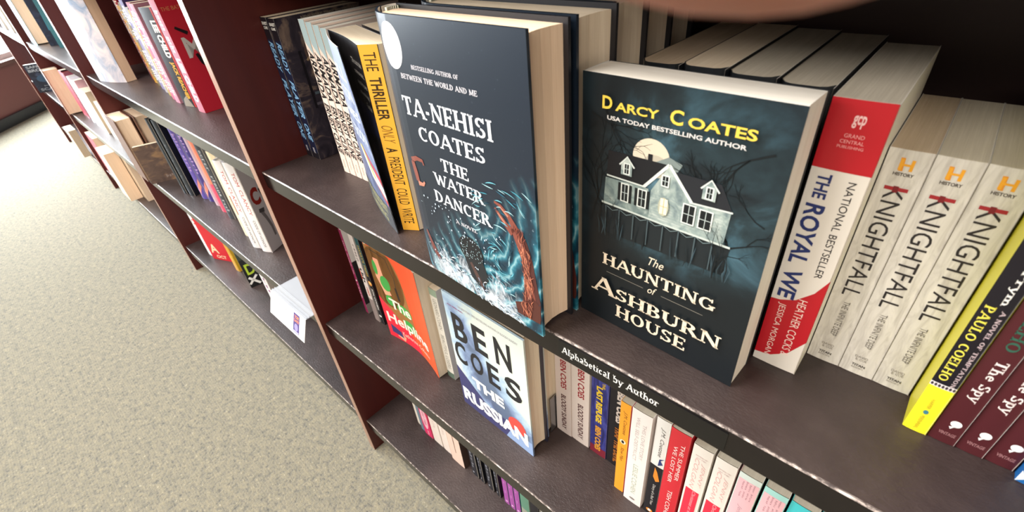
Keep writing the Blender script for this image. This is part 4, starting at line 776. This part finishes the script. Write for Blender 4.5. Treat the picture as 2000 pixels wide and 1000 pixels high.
book('dark grey hardcover with pale lettering, right of the orange one', H2, -.6400, .0640, Z2, .0280, .150, .2300, rz=22, hard=True, fm='#6a6a72', sm='#3f4248', spine=[('Dm', 17, .3, .1, .7, .9, M('#b9bcc0'))])
book('cream hardcover with small dark lettering, left of the two white ones', H2, -.5000, .0520, Z2, .0300, .150, .2400, rz=22, hard=True, fm='#e6d9b9', sm='#ead9b4', pg=PGW, spine=[('Dm', 15, .55, .35, .8, .95, M('#6a6258'))])
tom = [('Dt', 'TOM', .45, .10, .72, .24, M('#c2504a')), ('Dt', 'CLANCY', .45, .28, .72, .56, M('#c2504a')), ('Dt', 'CODE OF HONOR', .45, .62, .66, .94, M('#5f5c60')), ('r', .02, .40, .18, .62, M('#9c4a30'))]
book('white hardcover with red author lettering, left of its twin', H2, -.4240, .0400, Z2, .0280, .155, .2400, rz=25, hard=True, fm='#e4e0e2', sm='#e9e6e6', spine=tom, pg=PGW)
book('white hardcover with a red letter and pistol on its cover', H2, -.3830, .0470, Z2, .0320, .155, .2420, rz=27, hard=True, fm='#dedadd', sm='#ebe8e8', spine=tom[:3], pg=PGW,
     front=[('B', 'C', 7, 126, 33, 170, CLR), ('p', [(36, 160), (66, 164), (66, 70), (48, 90)], M('#37302f')), ('s', [(20, 108, 9), (27, 86, 8), (32, 60, 7), (32, 34, 6)], M('#8a8688')), ('s', [(14, 112, 9), (30, 108, 11)], M('#5a5658'))])
book('white paperback leaning right at the left end of the bottom shelf', H3, -1.1300, .0470, Z3, .0300, .140, .225, rz=8, fm='#e8e6e0', sm='#ece9e4', pg=PGW, spine=[('b', 'C', .2, .62, .8, .72, CLR), ('Dm', 3, .35, .48, .65, .56, M('#77777a'))])
book('red paperback with cream capitals, faced out on the bottom shelf', H3, -1.0900, .0620, Z3, .016, .120, .200, rz=-68, fm='#d0202e', sm='#d8d4cc', pg=PGW, front=[('b', 'A', 10, 30, 50, 70, M('#f0d8b0')), ('b', 'OCT', 26, 8, 74, 22, M('#f0d8b0'))])
book('yellow and dark paperback behind the red one on the bottom shelf', H3, -.9300, .0700, Z3, .024, .130, .195, rz=10, fm='#d8a82c', sm='#c9971f')
book('pale green-white hardcover with a black cover and lime letter', H3, -.8150, .0660, Z3, .0400, .150, .220, rz=-10, hard=True, fm='#161616', sm='#b9c4ae', spine=[('r', 0, 0, .3, 1, M('#e5e8e0')), ('Dm', 9, .5, .2, .75, .8, M('#7d8a78'))],
     front=[('b', 'D', 8, 50, 36, 92, M('#b6cf3c')), ('s', [(2, 14, 8), (32, 42, 8)], WH), ('s', [(34, 6, 8), (6, 40, 8)], WH), ('p', [(0, 112), (60, 112), (50, 140), (0, 150)], M('#3a4438'))])
book('white paperback with violet lettering near the shelf sign on the bottom shelf', H3, -.6100, .0640, Z3, .0260, .135, .205, rz=12, fm='#d8cfc8', sm='#efe9e6', spine=[('Dm', 6, .3, .4, .7, .9, M('#a06a9a'))])

# white sign card in a clear holder on the middle shelf of the second bookcase
sg = empty('shelf_sign', (-.2060, 0, Z2 + .0004), 0, 'white card in a clear plastic holder at the front of the middle shelf', 'sign')
am, an_, al, ab = base_mat('clear_plastic'); ab.inputs['Base Color'].default_value = (.62, .66, .72, 1); ab.inputs['Roughness'].default_value = .25
_t, _m = an_.new('ShaderNodeBsdfTransparent'), an_.new('ShaderNodeMixShader'); _m.inputs[0].default_value = .38
al.new(_t.outputs[0], _m.inputs[1]); al.new(ab.outputs[0], _m.inputs[2]); al.new(_m.outputs[0], an_['Material Output'].inputs['Surface'])
mb = MB(); mb.box(0, .158, -.012, .050, 0, .0016, am); mb.build('clear_plate', sg)
mb = MB()
for yy in (-.010, -.004, .006): mb.box(0, .158, yy, yy + .0022, .0016, .0034, am)
mb.build('clip_ridge', sg)
mb = MB(); A = Vector((0, -.0125, .001)); Bv = Vector((0, -.0205, -.050)); n_ = Vector((0, -.051, .008)).normalized()
def cardp(u, v, d): return tuple(A + Vector((u, 0, 0)) + Bv * (1 - v / .0516) + n_ * d)
cw, chh = .158, .0516
mb.poly([cardp(0, 0, 0), cardp(cw, 0, 0), cardp(cw, chh, 0), cardp(0, chh, 0)], M('#f7f6f4', .35)); mb.poly([cardp(cw, 0, -.0008), cardp(0, 0, -.0008), cardp(0, chh, -.0008), cardp(cw, chh, -.0008)], WH)
for a, c in (((0, 0), (cw, 0)), ((cw, 0), (cw, chh)), ((cw, chh), (0, chh)), ((0, chh), (0, 0))): mb.poly([cardp(*c, 0), cardp(*a, 0), cardp(*a, -.0008), cardp(*c, -.0008)], WH)
P = Panel(mb, cardp, cw, chh, .001, .001)
for it in [('m', 9, 18, 36, 78, 41, M('#8d8d92')), ('m', 13, 24, 28, 76, 31, M('#c9c9cc')), ('r', 108, 5, 134, 48, M('#4a3d78')), ('b', 'TOM', 112, 37, 130, 44, M('#e8894a')), ('b', 'CLANCY', 110, 29, 133, 35, M('#e8894a')), ('e', 121, 18, 8, 8, M('#8f86b0')), ('r', 110, 7, 133, 9, M('#cfc8e0'))]: P.item(it)
mb.build('card', sg)

# ------------------------------------------------------------------ third and farthest bookcases
I1 = 'books on the upper shelf of the third bookcase'; I2 = 'books on the middle shelf of the third bookcase'; I3 = 'books on the bottom shelf of the third bookcase'
book('cream-edged hardcover with teal boards, faced out on the upper shelf', I1, -2.4900, .0250, Z1, .052, .165, .240, face=True, hard=True, fm='#2c6a6a', sm='#2c6a6a', bm='#1d5a5c', pg=PGP)
book('grey-edged hardcover with teal boards, behind the cream-edged one', I1, -2.4700, .0800, Z1, .044, .165, .240, face=True, hard=True, fm='#2c6a6a', sm='#2c6a6a', bm='#e8e6e4', pg=PGG)
book('dark blue hardcover with a figure in red and blue on its cover', I1, -2.2300, .0700, Z1, .030, .150, .235, rz=-30, hard=True, fm=NAVYP, sm='#e8e8ea', front=[('e', 60, 190, 30, 34, M('#8a4a3a')), ('p', [(30, 160), (90, 160), (80, 130), (40, 130)], M('#c0405a')), ('p', [(30, 130), (90, 130), (96, 60), (26, 60)], M('#2f6f86')), ('e', 60, 24, 12, 18, M('#d8b9a4'))])
book('teal-edged hardcover beside the one with the figure', I1, -2.1000, .0780, Z1, .026, .150, .235, rz=-20, hard=True, fm='#2f5f66', sm='#8aa9ac')
book('dark plum book at the right of the third upper shelf', I1, -1.9500, .0700, Z1, .034, .140, .225, rz=6, fm='#5a2238', sm='#efeaea')
book('white-spined book at the right end of the third upper shelf', I1, -1.8200, .0600, Z1, .034, .140, .225, rz=6, fm='#efecec', sm='#f3f0f0')
book('thick cream-edged book faced out at the left of the third middle shelf', I2, -2.5250, -.0050, Z2, .060, .052, .216, face=True, hard=True, fm='#7d5a48', sm='#7d5a48', pg=PGP)
book('red and black book right of the thick cream-edged one', I2, -2.4000, .0450, Z2, .034, .140, .215, rz=10, fm='#1f1418', sm='#b3203a')
book('dark red hardcover on the third middle shelf', I2, -2.3100, .0420, Z2, .034, .140, .215, rz=10, hard=True, fm='#7d1f33', sm='#8f2038')
book('white hardcover with grey lettering on the third middle shelf', I2, -2.2100, .0420, Z2, .034, .140, .210, rz=10, hard=True, fm='#d9d9dd', sm='#ececee', spine=[('Dm', 11, .3, .2, .7, .8, M('#8d8d96'))])
book('white and pink paperback on the third middle shelf', I2, -2.1100, .0430, Z2, .034, .140, .205, rz=10, fm='#e8b9c4', sm='#eed9de')
book('cream book faced out at the right of the third middle shelf', I2, -2.0300, .0450, Z2, .036, .120, .180, face=True, fm='#d8c8b4', sm='#d8c8b4', pg=PGB)
book('tall cream-edged book at the right end of the third middle shelf', I2, -1.8600, .0500, Z2, .040, .120, .150, face=True, fm='#d8c8b4', sm='#d8c8b4', pg=PGP)
book('red-spined book at the left end of the third bottom shelf', I3, -2.5350, .0200, Z3, .030, .140, .215, rz=4, fm='#efe6e6', sm='#c8203c', hard=True)
book('peach-edged book faced out on the third bottom shelf', I3, -2.4950, .0120, Z3, .034, .180, .225, face=True, fm='#a33a4a', sm='#a33a4a', pg=PGP)
book('large peach-edged book faced out at the shelf edge of the third bookcase', I3, -2.1050, -.0130, Z3, .050, .155, .236, face=True, fm='#d8c0a4', sm='#d8c0a4', pg=PGP)
book('peach-edged book right behind the large one at the shelf edge', I3, -2.0300, .0400, Z3, .028, .160, .232, face=True, fm='#d8c0a4', sm='#d8c0a4', pg=PGP)
J1 = 'books in the farthest bookcase'
book('grey paper-wrapped book at the left end of the farthest upper shelf', J1, -3.5200, .0200, Z1, .060, .150, .240, face=True, fm='#b9b6be', sm='#c9c6cc', pg=PGG, fcurve=lambda u: -.012 * math.sin(u / .15 * math.pi), cuts=[.03, .06, .09, .12])
book('pale grey book at the right of the farthest upper shelf', J1, -3.2500, .0250, Z1, .060, .150, .240, face=True, fm='#a9a6b2', sm='#c9c6cc', pg=PGG)
book('white-jacketed book on the farthest upper shelf, nearest the divider', J1, -2.9000, .0260, Z1, .050, .150, .240, face=True, fm='#ece8e8', sm='#ece8e8', pg=PGW)
book('dark paperback with grey capitals and a glowing light, faced out at the aisle', J1, -3.3050, -.0080, Z2, .030, .130, .1560, rz=-15, fm=NAVYP, sm='#16181c', pg=PGW, inner=WH,
     front=[('b', 'SANDRA', 8, 134, 122, 148, M('#a9b0b8')), ('b', 'BROWN', 8, 114, 122, 129, M('#a9b0b8')), ('e', 70, 74, 46, 22, M('#35506a')), ('e', 74, 76, 12, 10, M('#d99a70')), ('b', 'SCAND', 14, 8, 124, 22, M('#8d949c')), ('m', 10, 40, 30, 100, 38, M('#8d949c'))])
book('blue-white book standing behind the dark one with grey capitals', J1, -3.4200, .1300, Z2, .034, .150, .240, rz=8, fm='#3a5a8a', sm='#e8ecf0')
book('white book standing behind the dark one with grey capitals', J1, -3.2600, .1400, Z2, .034, .150, .240, rz=8, fm='#e8e6ea', sm='#efeef0')
book('peach-edged book upright on the farthest bottom shelf', J1, -3.2800, .0700, Z3, .040, .140, .210, face=True, fm='#c86a6a', sm='#c86a6a', pg=PGP)
book('cream-topped book overhanging the farthest bottom shelf', J1, -3.0500, -.0240, Z3, .036, .150, .160, face=True, fm='#b9a48c', sm='#b9a48c', pg=PGB)

# ------------------------------------------------------------------ the photographer's fingertip, close to the lens
def camp(dx, dy, dz): return CAM_POS + rx * dx + ux * dy + fx * dz
sk, sn, sl_, sb = base_mat('skin'); sb.inputs['Base Color'].default_value = lin('#c98872'); sb.inputs['Roughness'].default_value = .5; sb.inputs['Subsurface Weight'].default_value = .15; sb.inputs['Subsurface Radius'].default_value = (.01, .004, .002)
def skin(name, verts, edges, rad, parent=None, root=0):
    me = bpy.data.meshes.new(name); me.from_pydata([tuple(v) for v in verts], edges, []); o = bpy.data.objects.new(name, me); COL.objects.link(o); o.parent = parent
    mo = o.modifiers.new('skin', 'SKIN'); mo.use_smooth_shade = True
    me.skin_vertices.new() if not me.skin_vertices else None
    for i, d in enumerate(me.skin_vertices[0].data): d.radius = (rad[i], rad[i]); d.use_root = (i == root)
    s = o.modifiers.new('sub', 'SUBSURF'); s.levels = 2; s.render_levels = 2; me.materials.append(sk); return o
D0 = .036; k0 = D0 / 930.5
tip = lambda du, dv, dz: camp((1490 - 1000) * k0 + du, (30 + 500) * k0 + dv, D0 + dz)
V = [tip(0, .0005, 0), tip(.001, .012, -.001), tip(.004, .030, -.004), tip(.010, .052, -.012), tip(.016, .085, -.028)]
ed = [(0, 1), (1, 2), (2, 3), (3, 4)]; rad = [.0215, .0210, .0180, .0140, .0150]
V += [tip(.030, .115, -.050), tip(.040, .150, -.075)]; ed += [(4, 5), (5, 6)]; rad += [.026, .026]        # palm and wrist, out of the frame
for j, (off, ln) in enumerate([(.022, .036), (.040, .032), (.056, .026)]):                                 # the other fingers, curled along the phone
    b0 = len(V); V += [tip(.018 + off, .092, -.036), tip(.018 + off, .092 - ln, -.030), tip(.020 + off, .086 - ln * 1.3, -.048)]; ed += [(5, b0), (b0, b0 + 1), (b0 + 1, b0 + 2)]; rad += [.0098, .0090, .0080]
b0 = len(V); V += [tip(-.004, .118, -.055), tip(-.016, .098, -.058), tip(-.020, .078, -.056)]; ed += [(5, b0), (b0, b0 + 1), (b0 + 1, b0 + 2)]; rad += [.0120, .0105, .0090]
hd = skin('person', V, ed, rad, root=5); tag(hd, 'blurred fingertip of the person taking the picture, at the top edge', 'person')
